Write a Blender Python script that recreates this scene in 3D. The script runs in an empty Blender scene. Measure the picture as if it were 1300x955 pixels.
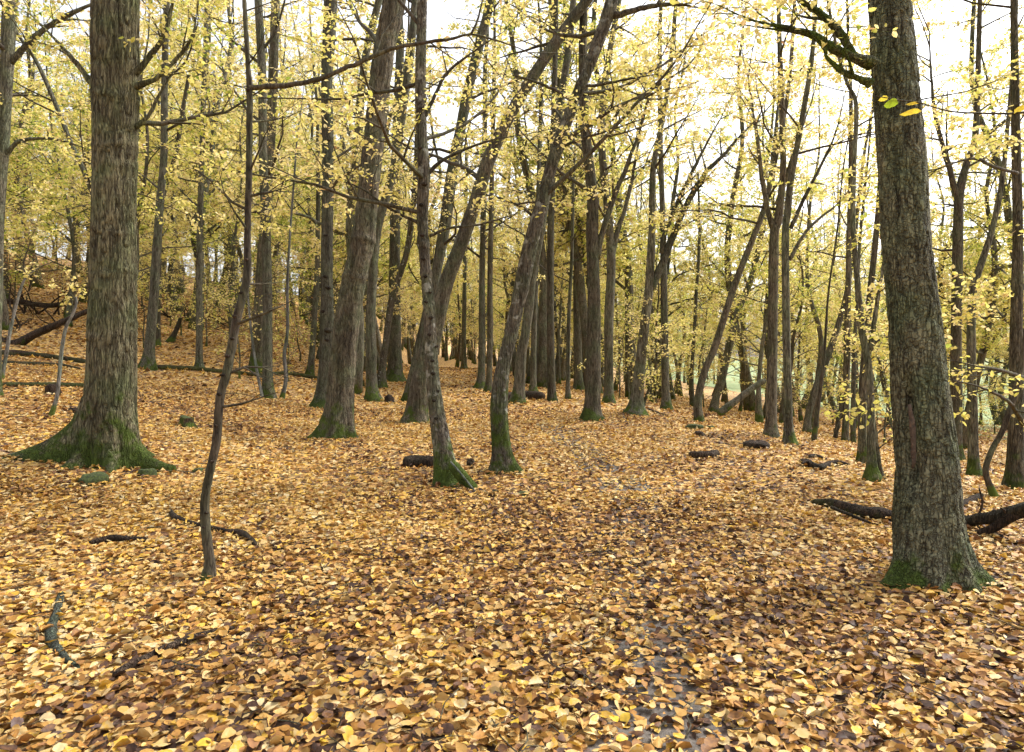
import bpy, math, random
import numpy as np

# ------------------------------------------------------------------ camera, sky, sun, exposure
F, CX, HOR, CAMZ = 866.7, 650.0, 440.0, 1.5      # focal length / centre / horizon in photo pixels (1300 x 955)
scene = bpy.context.scene
cam_data = bpy.data.cameras.new('camera')
cam_data.sensor_width = 36.0
cam_data.lens = 36.0 * F / 1300.0
cam_data.shift_y = -(477.5 - HOR) / 1300.0
cam_data.clip_start, cam_data.clip_end = 0.05, 3000.0
cam = bpy.data.objects.new('camera', cam_data)
cam.location = (0, 0, CAMZ)
cam.rotation_euler = (math.radians(90), 0, 0)
scene.collection.objects.link(cam)
scene.camera = cam

SUN_EL, SUN_AZ = math.radians(48), math.radians(62)   # azimuth from +Y towards +X
world = bpy.data.worlds.new('World')
scene.world = world
world.use_nodes = True
wn, wl = world.node_tree.nodes, world.node_tree.links
wn.clear()
sky = wn.new('ShaderNodeTexSky'); sky.sky_type = 'NISHITA'; sky.sun_disc = False
sky.sun_elevation, sky.sun_rotation = SUN_EL, SUN_AZ
sky.air_density, sky.dust_density, sky.ozone_density = 1.0, 4.0, 1.0
hs = wn.new('ShaderNodeHueSaturation'); hs.inputs['Saturation'].default_value = 0.22
bgn = wn.new('ShaderNodeBackground'); bgn.inputs['Strength'].default_value = 0.15
wo = wn.new('ShaderNodeOutputWorld')
wl.new(sky.outputs[0], hs.inputs['Color']); wl.new(hs.outputs[0], bgn.inputs['Color']); wl.new(bgn.outputs[0], wo.inputs[0])

sun_d = bpy.data.lights.new('sun', 'SUN'); sun_d.energy = 1.5; sun_d.angle = math.radians(16); sun_d.color = (1, 0.96, 0.88)
sun = bpy.data.objects.new('sun', sun_d)
sun.rotation_euler = (math.radians(90) - SUN_EL, 0, math.pi - SUN_AZ)
scene.collection.objects.link(sun)

vs = scene.view_settings
vs.view_transform, vs.look, vs.gamma, vs.use_curve_mapping = 'Standard', 'None', 1.0, False
vs.exposure = 1.42
cy = scene.cycles
cy.use_denoising = True
cy.max_bounces, cy.diffuse_bounces, cy.glossy_bounces, cy.transmission_bounces, cy.transparent_max_bounces = 6, 3, 2, 4, 4
cy.caustics_reflective = cy.caustics_refractive = False

C = scene.collection
rng = np.random.default_rng(11)
RD = random.Random(5)

# ------------------------------------------------------------------ noise and terrain
def hash3(i, j, k, s):
    n = (i.astype(np.int64) * 374761393 + j.astype(np.int64) * 668265263 + k.astype(np.int64) * 2147483647 + s * 974634777)
    n = (n ^ (n >> 13)) * 1274126177
    n = n ^ (n >> 16)
    return (n & 0xffffff) / float(0xffffff)

def vnoise(x, y, z, seed=0):
    x, y, z = np.broadcast_arrays(np.asarray(x, float), np.asarray(y, float), np.asarray(z, float))
    i, j, k = np.floor(x).astype(np.int64), np.floor(y).astype(np.int64), np.floor(z).astype(np.int64)
    fx, fy, fz = x - i, y - j, z - k
    fx, fy, fz = fx * fx * (3 - 2 * fx), fy * fy * (3 - 2 * fy), fz * fz * (3 - 2 * fz)
    r = 0
    for a in (0, 1):
        wx = fx if a else 1 - fx
        for b in (0, 1):
            wy = fy if b else 1 - fy
            for c in (0, 1):
                wz = fz if c else 1 - fz
                r = r + wx * wy * wz * hash3(i + a, j + b, k + c, seed)
    return r

def softplus(t, k=1.0):
    t = np.asarray(t, float) / k
    return k * np.where(t > 30, t, np.log1p(np.exp(np.minimum(t, 30))))

def sstep(a, b, t):
    t = np.clip((np.asarray(t, float) - a) / (b - a), 0, 1)
    return t * t * (3 - 2 * t)

def path_x(y):
    return np.interp(y, [-5, 0, 3, 5, 8, 14, 26, 65, 140], [0.0, 0.3, 0.68, 1.0, 1.15, 0.6, -1.1, -6, -14])

def ground_z(x, y):
    x, y = np.asarray(x, float), np.asarray(y, float)
    u = x - (1.0 - 0.1 * np.minimum(y, 90))
    z = 0.17 * softplus(-u - 3.9, 0.7) * sstep(2, 9, y)
    z = z + 0.10 * softplus(np.minimum(y, 62) - 18, 1.5) * sstep(-3, -8.5, u)
    z = np.where(z > 9, 9 + (z - 9) * 0.35, z)
    tr = u - np.maximum(6 - 0.11 * y, 2.6)
    z = z - 5.0 * (1 - np.exp(-0.20 * softplus(tr, 0.6) / 5.0))
    z = z + (vnoise(x * 0.55, y * 0.55, 0, 3) - 0.5) * 0.10 + (vnoise(x * 2.1, y * 2.1, 0, 4) - 0.5) * 0.035
    return z

def hit(px, py):
    """photo pixel -> point on the ground"""
    dx, dz = (px - CX) / F, -(py - HOR) / F
    t = np.concatenate([np.arange(1.2, 40, 0.02), np.arange(40, 150, 0.2)])
    below = CAMZ + dz * t < ground_z(dx * t, t)
    if not below.any():
        return None
    d = t[int(np.argmax(below))]
    return np.array([dx * d, d, CAMZ + dz * d])

def at(px, py, d):
    return np.array([(px - CX) / F * d, d, CAMZ - (py - HOR) / F * d])

# ------------------------------------------------------------------ mesh helpers
def make_mesh(name, V, quads=None, tris=None, attr=None, smooth=False):
    me = bpy.data.meshes.new(name)
    V = np.asarray(V, np.float32)
    idx, starts, off = [], [], 0
    if quads is not None and len(quads):
        q = np.asarray(quads, np.int32); idx.append(q.ravel()); starts.append(off + 4 * np.arange(len(q))); off += q.size
    if tris is not None and len(tris):
        t = np.asarray(tris, np.int32); idx.append(t.ravel()); starts.append(off + 3 * np.arange(len(t))); off += t.size
    idx, starts = np.concatenate(idx), np.concatenate(starts).astype(np.int32)
    me.vertices.add(len(V)); me.vertices.foreach_set('co', V.ravel())
    me.loops.add(len(idx)); me.loops.foreach_set('vertex_index', idx)
    me.polygons.add(len(starts)); me.polygons.foreach_set('loop_start', starts)
    if smooth:
        me.polygons.foreach_set('use_smooth', np.ones(len(starts), bool))
    if attr is not None:
        a = me.attributes.new('tint', 'FLOAT', 'FACE'); a.data.foreach_set('value', np.asarray(attr, np.float32))
    me.update(calc_edges=True)
    return me

def obj(name, me, mat, parent=None, kind=None, loc=None):
    if mat is not None and not me.materials:
        me.materials.append(mat)
    o = bpy.data.objects.new(name, me); C.objects.link(o)
    if parent is not None: o.parent = parent
    if kind: o['kind'] = kind
    if loc is not None: o.location = [float(v) for v in loc]
    return o

def thing(name, label, cat, loc, group=None):
    o = bpy.data.objects.new(name, None); C.objects.link(o); o.empty_display_size = 0.2
    o.location = [float(v) for v in loc]; o['label'] = label; o['category'] = cat
    if group: o['group'] = group
    return o

def tag(o, label, cat, group=None):
    o['label'] = label; o['category'] = cat
    if group: o['group'] = group
    return o

def catmull(P, n):
    P = np.asarray(P, float)
    if len(P) == 2:
        s = np.linspace(0, 1, n)[:, None]; return P[0] * (1 - s) + P[1] * s
    A = np.vstack([2 * P[0] - P[1], P, 2 * P[-1] - P[-2]])
    L = np.concatenate([[0], np.cumsum(np.linalg.norm(np.diff(P[:, :3], axis=0), axis=1) + 1e-9)])
    s = np.linspace(0, L[-1], n)
    k = np.clip(np.searchsorted(L, s, 'right') - 1, 0, len(P) - 2)
    t = ((s - L[k]) / (L[k + 1] - L[k]))[:, None]
    p0, p1, p2, p3 = A[k], A[k + 1], A[k + 2], A[k + 3]
    return 0.5 * (2 * p1 + (p2 - p0) * t + (2 * p0 - 5 * p1 + 4 * p2 - p3) * t ** 2 + (3 * p1 - p0 - 3 * p2 + p3) * t ** 3)

def frames(P):
    T = np.gradient(P, axis=0); T /= np.linalg.norm(T, axis=1, keepdims=True) + 1e-9
    m = T.mean(0); ref = np.eye(3)[int(np.argmin(np.abs(m)))]
    U = np.cross(T, ref); U /= np.linalg.norm(U, axis=1, keepdims=True) + 1e-9
    return T, U, np.cross(T, U)

class MB:
    """collects tubes into one mesh"""
    def __init__(s): s.V, s.Q, s.T, s.n = [], [], [], 0
    def tube(s, P, R, sides=5, rough=0.0, seed=0, cap=True):
        P = np.asarray(P, float); R = np.broadcast_to(np.asarray(R, float), (len(P),))
        _, U, W = frames(P)
        a = np.linspace(0, 2 * np.pi, sides, endpoint=False)
        rr = R[:, None] * np.ones(sides)
        if rough:
            L = (np.concatenate([[0], np.cumsum(np.linalg.norm(np.diff(P, axis=0), axis=1))]) / (3 * R.max() + 1e-6))[:, None]
            rr = rr * (1 + rough * (vnoise(np.cos(a)[None] * 1.7 + 9, np.sin(a)[None] * 1.7 + 5, L, seed) - 0.5) * 2)
        V = P[:, None] + rr[..., None] * (np.cos(a)[None, :, None] * U[:, None] + np.sin(a)[None, :, None] * W[:, None])
        n = len(P)
        i = np.arange(n - 1)[:, None] * sides; j = np.arange(sides)[None]; j2 = (j + 1) % sides
        s.Q.append(np.stack([i + j, i + j2, i + sides + j2, i + sides + j], -1).reshape(-1, 4) + s.n)
        V = V.reshape(-1, 3)
        if cap:
            V = np.vstack([V, P[0], P[-1]]); c0, c1 = n * sides, n * sides + 1
            j, j2 = np.arange(sides), (np.arange(sides) + 1) % sides
            s.T.append(np.vstack([np.stack([j2, j, np.full(sides, c0)], -1), np.stack([j + (n - 1) * sides, j2 + (n - 1) * sides, np.full(sides, c1)], -1)]) + s.n)
        s.V.append(V); s.n += len(V)
    def mesh(s, name, smooth=True):
        return make_mesh(name, np.vstack(s.V), np.vstack(s.Q), np.vstack(s.T) if s.T else None, smooth=smooth)

def norm(v): return v / (np.linalg.norm(v, axis=-1, keepdims=True) + 1e-9)

def leaf_arrays(P, D, N, L, W, fold=0.18, curl=0.0, six=True):
    """leaves as two folded halves: base, two points per side, tip"""
    P = np.asarray(P, float); n = len(P)
    D = norm(D); N = norm(N - D * (N * D).sum(1, keepdims=True)); S = np.cross(N, D)
    L, W = np.broadcast_to(L, n)[:, None], np.broadcast_to(W, n)[:, None]
    fold, curl = np.broadcast_to(fold, n)[:, None], np.broadcast_to(curl, n)[:, None]
    if six == 2:
        def v(a, b, up): return P + D * L * a + S * W * b + N * (W * fold * abs(b) * 2 + L * curl * up)
        V = np.stack([v(0, 0, .35), v(.5, 0, 0), v(1.02, 0, .9), v(.22, .42, .1), v(.52, .5, .1), v(.82, .30, .35), v(.22, -.42, .1), v(.52, -.5, .1), v(.82, -.30, .35)], 1)
        b = np.arange(n)[:, None] * 9
        Q = np.concatenate([b + np.array([q]) for q in ([0, 1, 4, 3], [1, 2, 5, 4], [0, 6, 7, 1], [1, 7, 8, 2])], 1).reshape(-1, 4)
        return V.reshape(-1, 3), Q, None
    if six:
        def v(a, b, up): return P + D * L * a + S * W * b + N * (W * fold * abs(b) * 2 + L * curl * up)
        V = np.stack([v(0, 0, 0.2), v(.30, .50, 0), v(.70, .40, .1), v(1, 0, .8), v(.70, -.40, .1), v(.30, -.50, 0)], 1)
        b = np.arange(n)[:, None] * 6
        Q = np.concatenate([b + np.array([[0, 3, 2, 1]]), b + np.array([[0, 5, 4, 3]])], 1).reshape(-1, 4)
        return V.reshape(-1, 3), Q, None
    def v(a, b): return P + D * L * a + S * W * b + N * (W * fold * abs(b) * 2)
    V = np.stack([v(0, 0), v(.45, .5), v(1, 0), v(.45, -.5)], 1)
    b = np.arange(n)[:, None] * 4
    T = np.concatenate([b + np.array([[0, 2, 1]]), b + np.array([[0, 3, 2]])], 1).reshape(-1, 3)
    return V.reshape(-1, 3), None, T

# ------------------------------------------------------------------ materials
def new_mat(name):
    m = bpy.data.materials.new(name); m.use_nodes = True
    n, l = m.node_tree.nodes, m.node_tree.links
    n.clear(); out = n.new('ShaderNodeOutputMaterial')
    return m, n, l, out

def ramp(n, stops, interp='LINEAR'):
    r = n.new('ShaderNodeValToRGB'); r.color_ramp.interpolation = interp
    e = r.color_ramp.elements
    while len(e) < len(stops): e.new(0.5)
    for k, (p, c) in enumerate(stops):
        e[k].position = p; e[k].color = (*c, 1)
    return r

CROWN = [(0.0, (0.12, 0.20, 0.025)), (0.16, (0.37, 0.44, 0.07)), (0.34, (0.66, 0.60, 0.14)), (0.55, (0.81, 0.69, 0.25)),
         (0.74, (0.82, 0.71, 0.40)), (0.90, (0.60, 0.38, 0.16)), (1.0, (0.26, 0.14, 0.07))]
LITTER = [(0.0, (0.045, 0.024, 0.016)), (0.10, (0.10, 0.052, 0.034)), (0.20, (0.22, 0.105, 0.040)), (0.38, (0.40, 0.195, 0.045)),
          (0.58, (0.52, 0.31, 0.095)), (0.73, (0.56, 0.40, 0.18)), (0.85, (0.60, 0.345, 0.030)), (0.95, (0.59, 0.43, 0.19)), (1.0, (0.63, 0.51, 0.30))]

def leaf_material(name, stops, trans, rough=0.55, spec=0.25):
    m, n, l, out = new_mat(name)
    at_ = n.new('ShaderNodeAttribute'); at_.attribute_name = 'tint'
    tc = n.new('ShaderNodeTexCoord'); nz = n.new('ShaderNodeTexNoise'); nz.inputs['Scale'].default_value = 55; nz.inputs['Detail'].default_value = 3; l.new(tc.outputs['Object'], nz.inputs['Vector'])
    nm = n.new('ShaderNodeMath'); nm.operation = 'MULTIPLY_ADD'; nm.inputs[1].default_value = 0.36; nm.inputs[2].default_value = -0.18; l.new(nz.outputs[0], nm.inputs[0])
    na = n.new('ShaderNodeMath'); na.operation = 'ADD'; l.new(nm.outputs[0], na.inputs[0]); l.new(at_.outputs['Fac'], na.inputs[1])
    r = ramp(n, stops); l.new(na.outputs[0], r.inputs[0])
    p = n.new('ShaderNodeBsdfPrincipled'); p.inputs['Roughness'].default_value = rough; p.inputs['Specular IOR Level'].default_value = spec
    l.new(r.outputs[0], p.inputs['Base Color'])
    t = n.new('ShaderNodeBsdfTranslucent'); l.new(r.outputs[0], t.inputs['Color'])
    mx = n.new('ShaderNodeMixShader'); mx.inputs[0].default_value = trans
    l.new(p.outputs[0], mx.inputs[1]); l.new(t.outputs[0], mx.inputs[2]); l.new(mx.outputs[0], out.inputs[0])
    return m

M_CROWN = leaf_material('crown_leaf', CROWN, 0.55)
M_LITTER = leaf_material('litter_leaf', LITTER, 0.12, 0.55, 0.2)

def bark_material(name, base, dark, lichen, moss_col=(0.070, 0.105, 0.013), fine=1.0, bump=1.0, pale=0.0, moss_amt=0.92, furrow=((38, 5, 0.6), (75, 12, 0.4)), bdist=0.024):
    m, n, l, out = new_mat(name)
    tc = n.new('ShaderNodeTexCoord'); oi = n.new('ShaderNodeObjectInfo')
    off = n.new('ShaderNodeVectorMath'); off.operation = 'ADD'
    sc_ = n.new('ShaderNodeVectorMath'); sc_.operation = 'SCALE'; sc_.inputs['Scale'].default_value = 37.0
    cmb = n.new('ShaderNodeCombineXYZ'); l.new(oi.outputs['Random'], cmb.inputs[0]); l.new(cmb.outputs[0], sc_.inputs[0])
    l.new(tc.outputs['Object'], off.inputs[0]); l.new(sc_.outputs[0], off.inputs[1])
    mp = n.new('ShaderNodeMapping'); mp.inputs['Scale'].default_value = (26 * fine, 26 * fine, 4.5 * fine); l.new(off.outputs[0], mp.inputs[0])
    n1 = n.new('ShaderNodeTexNoise'); n1.inputs['Scale'].default_value = 1.0; n1.inputs['Detail'].default_value = 5; n1.inputs['Roughness'].default_value = 0.65
    l.new(mp.outputs[0], n1.inputs['Vector'])
    n2 = n.new('ShaderNodeTexNoise'); n2.inputs['Scale'].default_value = 3.2; n2.inputs['Detail'].default_value = 4; l.new(off.outputs[0], n2.inputs['Vector'])
    n3 = n.new('ShaderNodeTexNoise'); n3.inputs['Scale'].default_value = 9.0; n3.inputs['Detail'].default_value = 5; l.new(off.outputs[0], n3.inputs['Vector'])
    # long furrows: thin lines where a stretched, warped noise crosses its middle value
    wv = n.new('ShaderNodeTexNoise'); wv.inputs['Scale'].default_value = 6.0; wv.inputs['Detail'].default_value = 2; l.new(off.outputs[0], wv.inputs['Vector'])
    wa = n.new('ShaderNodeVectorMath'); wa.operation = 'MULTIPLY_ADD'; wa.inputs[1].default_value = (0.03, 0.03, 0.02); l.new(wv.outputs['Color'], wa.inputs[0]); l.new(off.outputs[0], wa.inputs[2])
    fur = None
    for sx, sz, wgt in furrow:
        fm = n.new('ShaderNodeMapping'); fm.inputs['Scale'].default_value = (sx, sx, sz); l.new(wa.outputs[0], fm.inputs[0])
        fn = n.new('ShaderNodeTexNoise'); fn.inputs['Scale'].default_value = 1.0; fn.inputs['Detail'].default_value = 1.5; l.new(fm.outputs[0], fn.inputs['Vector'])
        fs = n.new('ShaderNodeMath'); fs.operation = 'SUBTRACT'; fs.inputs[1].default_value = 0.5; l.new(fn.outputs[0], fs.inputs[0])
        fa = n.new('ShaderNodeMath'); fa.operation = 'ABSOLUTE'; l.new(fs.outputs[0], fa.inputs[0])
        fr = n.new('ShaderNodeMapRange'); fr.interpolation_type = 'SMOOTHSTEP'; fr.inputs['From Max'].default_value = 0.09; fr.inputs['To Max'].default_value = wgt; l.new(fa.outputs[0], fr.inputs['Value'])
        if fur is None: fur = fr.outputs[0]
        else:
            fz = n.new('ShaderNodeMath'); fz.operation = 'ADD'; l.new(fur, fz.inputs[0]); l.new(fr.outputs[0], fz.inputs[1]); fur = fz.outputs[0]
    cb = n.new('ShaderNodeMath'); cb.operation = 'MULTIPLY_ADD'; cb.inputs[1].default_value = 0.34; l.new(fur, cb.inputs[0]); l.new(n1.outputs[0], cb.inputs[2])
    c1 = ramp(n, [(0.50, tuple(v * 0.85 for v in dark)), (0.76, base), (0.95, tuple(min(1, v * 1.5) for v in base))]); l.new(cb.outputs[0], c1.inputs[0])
    f2 = ramp(n, [(0.42, (0, 0, 0)), (0.66, (1, 1, 1))]); l.new(n2.outputs[0], f2.inputs[0])
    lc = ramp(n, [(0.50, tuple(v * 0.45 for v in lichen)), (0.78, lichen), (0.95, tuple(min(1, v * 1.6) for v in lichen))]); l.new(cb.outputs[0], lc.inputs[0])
    mx = n.new('ShaderNodeMix'); mx.data_type = 'RGBA'
    l.new(f2.outputs[0], mx.inputs['Factor']); l.new(c1.outputs[0], mx.inputs['A']); l.new(lc.outputs[0], mx.inputs['B'])
    # damp streaks running down the stem
    sm = n.new('ShaderNodeMapping'); sm.inputs['Scale'].default_value = (7, 7, 0.7); l.new(off.outputs[0], sm.inputs[0])
    sn = n.new('ShaderNodeTexNoise'); sn.inputs['Scale'].default_value = 1.0; sn.inputs['Detail'].default_value = 4; l.new(sm.outputs[0], sn.inputs['Vector'])
    sr = ramp(n, [(0.36, (0.45, 0.42, 0.40)), (0.52, (1, 1, 1))]); l.new(sn.outputs[0], sr.inputs[0])
    ml = n.new('ShaderNodeMix'); ml.data_type = 'RGBA'; ml.blend_type = 'MULTIPLY'; ml.inputs['Factor'].default_value = 0.75
    l.new(mx.outputs['Result'], ml.inputs['A']); l.new(sr.outputs[0], ml.inputs['B'])
    col = ml.outputs['Result']
    if pale:
        f3 = ramp(n, [(0.60, (0, 0, 0)), (0.66, (1, 1, 1))]); l.new(n3.outputs[0], f3.inputs[0])
        pm = n.new('ShaderNodeMath'); pm.operation = 'MULTIPLY'; pm.inputs[1].default_value = pale; l.new(f3.outputs[0], pm.inputs[0])
        mx2 = n.new('ShaderNodeMix'); mx2.data_type = 'RGBA'; mx2.inputs['B'].default_value = (0.40, 0.39, 0.33, 1)
        l.new(pm.outputs[0], mx2.inputs['Factor']); l.new(col, mx2.inputs['A']); col = mx2.outputs['Result']
    # moss grows from the foot upwards, in patches; its reach is a property of each trunk
    ms = n.new('ShaderNodeAttribute'); ms.attribute_type = 'OBJECT'; ms.attribute_name = 'moss'
    sep = n.new('ShaderNodeSeparateXYZ'); l.new(tc.outputs['Object'], sep.inputs[0])
    dv = n.new('ShaderNodeMath'); dv.operation = 'DIVIDE'; l.new(sep.outputs[2], dv.inputs[0])
    ad = n.new('ShaderNodeMath'); ad.operation = 'ADD'; ad.inputs[1].default_value = 0.02; l.new(ms.outputs['Fac'], ad.inputs[0]); l.new(ad.outputs[0], dv.inputs[1])
    n4 = n.new('ShaderNodeTexNoise'); n4.inputs['Scale'].default_value = 5.0; n4.inputs['Detail'].default_value = 6; n4.inputs['Roughness'].default_value = 0.6; l.new(off.outputs[0], n4.inputs['Vector'])
    mu = n.new('ShaderNodeMath'); mu.operation = 'MULTIPLY_ADD'; mu.inputs[1].default_value = 6.0; mu.inputs[2].default_value = -2.05; l.new(n4.outputs[0], mu.inputs[0])
    sb = n.new('ShaderNodeMath'); sb.operation = 'SUBTRACT'; l.new(mu.outputs[0], sb.inputs[0]); l.new(dv.outputs[0], sb.inputs[1])
    mr = n.new('ShaderNodeMapRange'); mr.inputs['From Min'].default_value = 0.0; mr.inputs['From Max'].default_value = 0.8; mr.inputs['To Max'].default_value = moss_amt
    l.new(sb.outputs[0], mr.inputs['Value'])
    gate = n.new('ShaderNodeMath'); gate.operation = 'MULTIPLY'; gate.inputs[1].default_value = 14.0; gate.use_clamp = True; l.new(ms.outputs['Fac'], gate.inputs[0])
    mg = n.new('ShaderNodeMath'); mg.operation = 'MULTIPLY'; l.new(mr.outputs[0], mg.inputs[0]); l.new(gate.outputs[0], mg.inputs[1])
    mc = ramp(n, [(0.3, tuple(v * 0.55 for v in moss_col)), (0.75, tuple(v * 1.5 for v in moss_col))]); l.new(n3.outputs[0], mc.inputs[0])
    mx3 = n.new('ShaderNodeMix'); mx3.data_type = 'RGBA'
    l.new(mg.outputs[0], mx3.inputs['Factor']); l.new(col, mx3.inputs['A']); l.new(mc.outputs[0], mx3.inputs['B'])
    # each tree its own tone
    hv = n.new('ShaderNodeHueSaturation'); l.new(mx3.outputs['Result'], hv.inputs['Color'])
    vr = n.new('ShaderNodeMapRange'); vr.inputs['To Min'].default_value = 0.75; vr.inputs['To Max'].default_value = 1.25; l.new(oi.outputs['Random'], vr.inputs['Value'])
    l.new(vr.outputs[0], hv.inputs['Value'])
    b1 = n.new('ShaderNodeMath'); b1.operation = 'MULTIPLY_ADD'; b1.inputs[1].default_value = 0.35; l.new(n1.outputs[0], b1.inputs[0]); l.new(fur, b1.inputs[2])
    bp = n.new('ShaderNodeBump'); bp.inputs['Strength'].default_value = bump; bp.inputs['Distance'].default_value = bdist; l.new(b1.outputs[0], bp.inputs['Height'])
    p = n.new('ShaderNodeBsdfPrincipled'); p.inputs['Roughness'].default_value = 0.88; p.inputs['Specular IOR Level'].default_value = 0.2
    l.new(hv.outputs[0], p.inputs['Base Color']); l.new(bp.outputs[0], p.inputs['Normal']); l.new(p.outputs[0], out.inputs[0])
    return m

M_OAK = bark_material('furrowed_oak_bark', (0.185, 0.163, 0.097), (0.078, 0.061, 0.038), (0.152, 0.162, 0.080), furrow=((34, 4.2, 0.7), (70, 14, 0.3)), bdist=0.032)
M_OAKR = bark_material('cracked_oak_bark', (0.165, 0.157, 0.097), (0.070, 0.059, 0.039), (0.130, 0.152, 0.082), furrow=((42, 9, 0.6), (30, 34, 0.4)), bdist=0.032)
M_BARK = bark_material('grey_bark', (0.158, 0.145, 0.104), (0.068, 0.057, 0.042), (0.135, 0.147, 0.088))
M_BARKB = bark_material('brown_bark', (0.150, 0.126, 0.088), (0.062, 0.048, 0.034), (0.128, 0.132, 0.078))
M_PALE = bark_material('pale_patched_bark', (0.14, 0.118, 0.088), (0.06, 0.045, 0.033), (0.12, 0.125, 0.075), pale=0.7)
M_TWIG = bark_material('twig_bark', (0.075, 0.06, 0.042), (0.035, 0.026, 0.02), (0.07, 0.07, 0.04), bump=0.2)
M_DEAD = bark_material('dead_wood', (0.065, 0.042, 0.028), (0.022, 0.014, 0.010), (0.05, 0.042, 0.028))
M_GREYWOOD = bark_material('weathered_wood', (0.17, 0.165, 0.15), (0.08, 0.072, 0.062), (0.13, 0.155, 0.12), bump=0.3)

def ground_material():
    m, n, l, out = new_mat('leaf_litter_ground')
    tc = n.new('ShaderNodeTexCoord')
    mp = n.new('ShaderNodeMapping'); mp.inputs['Scale'].default_value = (1, 1, 0.2); l.new(tc.outputs['Object'], mp.inputs[0])
    v = n.new('ShaderNodeTexVoronoi'); v.inputs['Scale'].default_value = 15; l.new(mp.outputs[0], v.inputs['Vector'])
    sp = n.new('ShaderNodeSeparateColor'); l.new(v.outputs['Color'], sp.inputs[0])
    nz = n.new('ShaderNodeTexNoise'); nz.inputs['Scale'].default_value = 0.8; nz.inputs['Detail'].default_value = 4; l.new(tc.outputs['Object'], nz.inputs['Vector'])
    ad = n.new('ShaderNodeMath'); ad.operation = 'MULTIPLY_ADD'; ad.inputs[1].default_value = 0.5; ad.inputs[2].default_value = -0.36; l.new(nz.outputs[0], ad.inputs[0])
    a2 = n.new('ShaderNodeMath'); a2.operation = 'ADD'; l.new(sp.outputs[0], a2.inputs[0]); l.new(ad.outputs[0], a2.inputs[1])
    r = ramp(n, LITTER); l.new(a2.outputs[0], r.inputs[0])
    bp = n.new('ShaderNodeBump'); bp.inputs['Strength'].default_value = 0.7; bp.inputs['Distance'].default_value = 0.03; l.new(v.outputs['Distance'], bp.inputs['Height'])
    p = n.new('ShaderNodeBsdfPrincipled'); p.inputs['Roughness'].default_value = 0.8
    l.new(r.outputs[0], p.inputs['Base Color']); l.new(bp.outputs[0], p.inputs['Normal']); l.new(p.outputs[0], out.inputs[0])
    return m

def noise_material(name, c0, c1, scale, rough=0.9, bump=0.4, detail=6):
    m, n, l, out = new_mat(name)
    tc = n.new('ShaderNodeTexCoord')
    nz = n.new('ShaderNodeTexNoise'); nz.inputs['Scale'].default_value = scale; nz.inputs['Detail'].default_value = detail; nz.inputs['Roughness'].default_value = 0.65
    l.new(tc.outputs['Object'], nz.inputs['Vector'])
    r = ramp(n, [(0.3, c0), (0.7, c1)]); l.new(nz.outputs[0], r.inputs[0])
    bp = n.new('ShaderNodeBump'); bp.inputs['Strength'].default_value = bump; bp.inputs['Distance'].default_value = 0.02; l.new(nz.outputs[0], bp.inputs['Height'])
    p = n.new('ShaderNodeBsdfPrincipled'); p.inputs['Roughness'].default_value = rough
    l.new(r.outputs[0], p.inputs['Base Color']); l.new(bp.outputs[0], p.inputs['Normal']); l.new(p.outputs[0], out.inputs[0])
    return m

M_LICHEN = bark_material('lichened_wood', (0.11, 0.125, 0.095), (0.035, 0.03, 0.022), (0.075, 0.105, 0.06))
M_GROUND = ground_material()
M_SOIL = noise_material('damp_path_soil', (0.05, 0.040, 0.032), (0.15, 0.125, 0.105), 22, 0.6, 0.9)
M_MEADOW = noise_material('meadow_grass', (0.13, 0.19, 0.06), (0.26, 0.30, 0.13), 0.6)
M_MOSS = noise_material('moss', (0.012, 0.016, 0.006), (0.075, 0.098, 0.018), 28, 0.95, 1.0)
M_STRIPPED = noise_material('exposed_wood', (0.035, 0.022, 0.015), (0.12, 0.078, 0.052), 40, 0.9, 1.0)

# ------------------------------------------------------------------ ground, footpath, meadow
def sheet(name, xs, ys, dz, mat):
    X, Y = np.meshgrid(xs, ys)
    V = np.stack([X, Y, ground_z(X, Y) + dz], -1).reshape(-1, 3)
    nx, ny = len(xs), len(ys)
    i = np.arange(ny - 1)[:, None] * nx + np.arange(nx - 1)[None]
    Q = np.stack([i, i + 1, i + nx + 1, i + nx], -1).reshape(-1, 4)
    o = obj(name, make_mesh(name, V, Q, smooth=True), mat, kind='structure')
    return o

t = np.linspace(-1, 1, 231); gx = 9 * t + 330 * np.sign(t) * np.abs(t) ** 4.5
t = np.linspace(0, 1, 221); gy = -12 + 30 * t + 420 * t ** 4.5
sheet('ground', gx, gy, 0.0, M_GROUND)

ys = np.arange(1.0, 13, 0.12)
w = np.linspace(-1, 1, 9)
hw = 0.12 + 0.16 * vnoise(ys * 1.3, 0, 0, 21) + 0.006 * ys
X = path_x(ys)[:, None] + w[None] * (hw[:, None]) + (vnoise(ys * 0.8, 3, 0, 22)[:, None] - 0.5) * 0.25
Y = np.repeat(ys[:, None], 9, 1)
V = np.stack([X, Y, ground_z(X, Y) + 0.006], -1).reshape(-1, 3)
i = np.arange(len(ys) - 1)[:, None] * 9 + np.arange(8)[None]
obj('footpath', make_mesh('footpath', V, np.stack([i, i + 1, i + 10, i + 9], -1).reshape(-1, 4), smooth=True), M_SOIL, kind='structure')

sheet('meadow', np.linspace(24, 260, 60), np.linspace(6, 420, 70), 0.03, M_MEADOW)

# ------------------------------------------------------------------ tree growing
def rand_perp(d):
    v = rng.normal(size=3); v -= d * v.dot(d); return v / (np.linalg.norm(v) + 1e-9)

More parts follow.
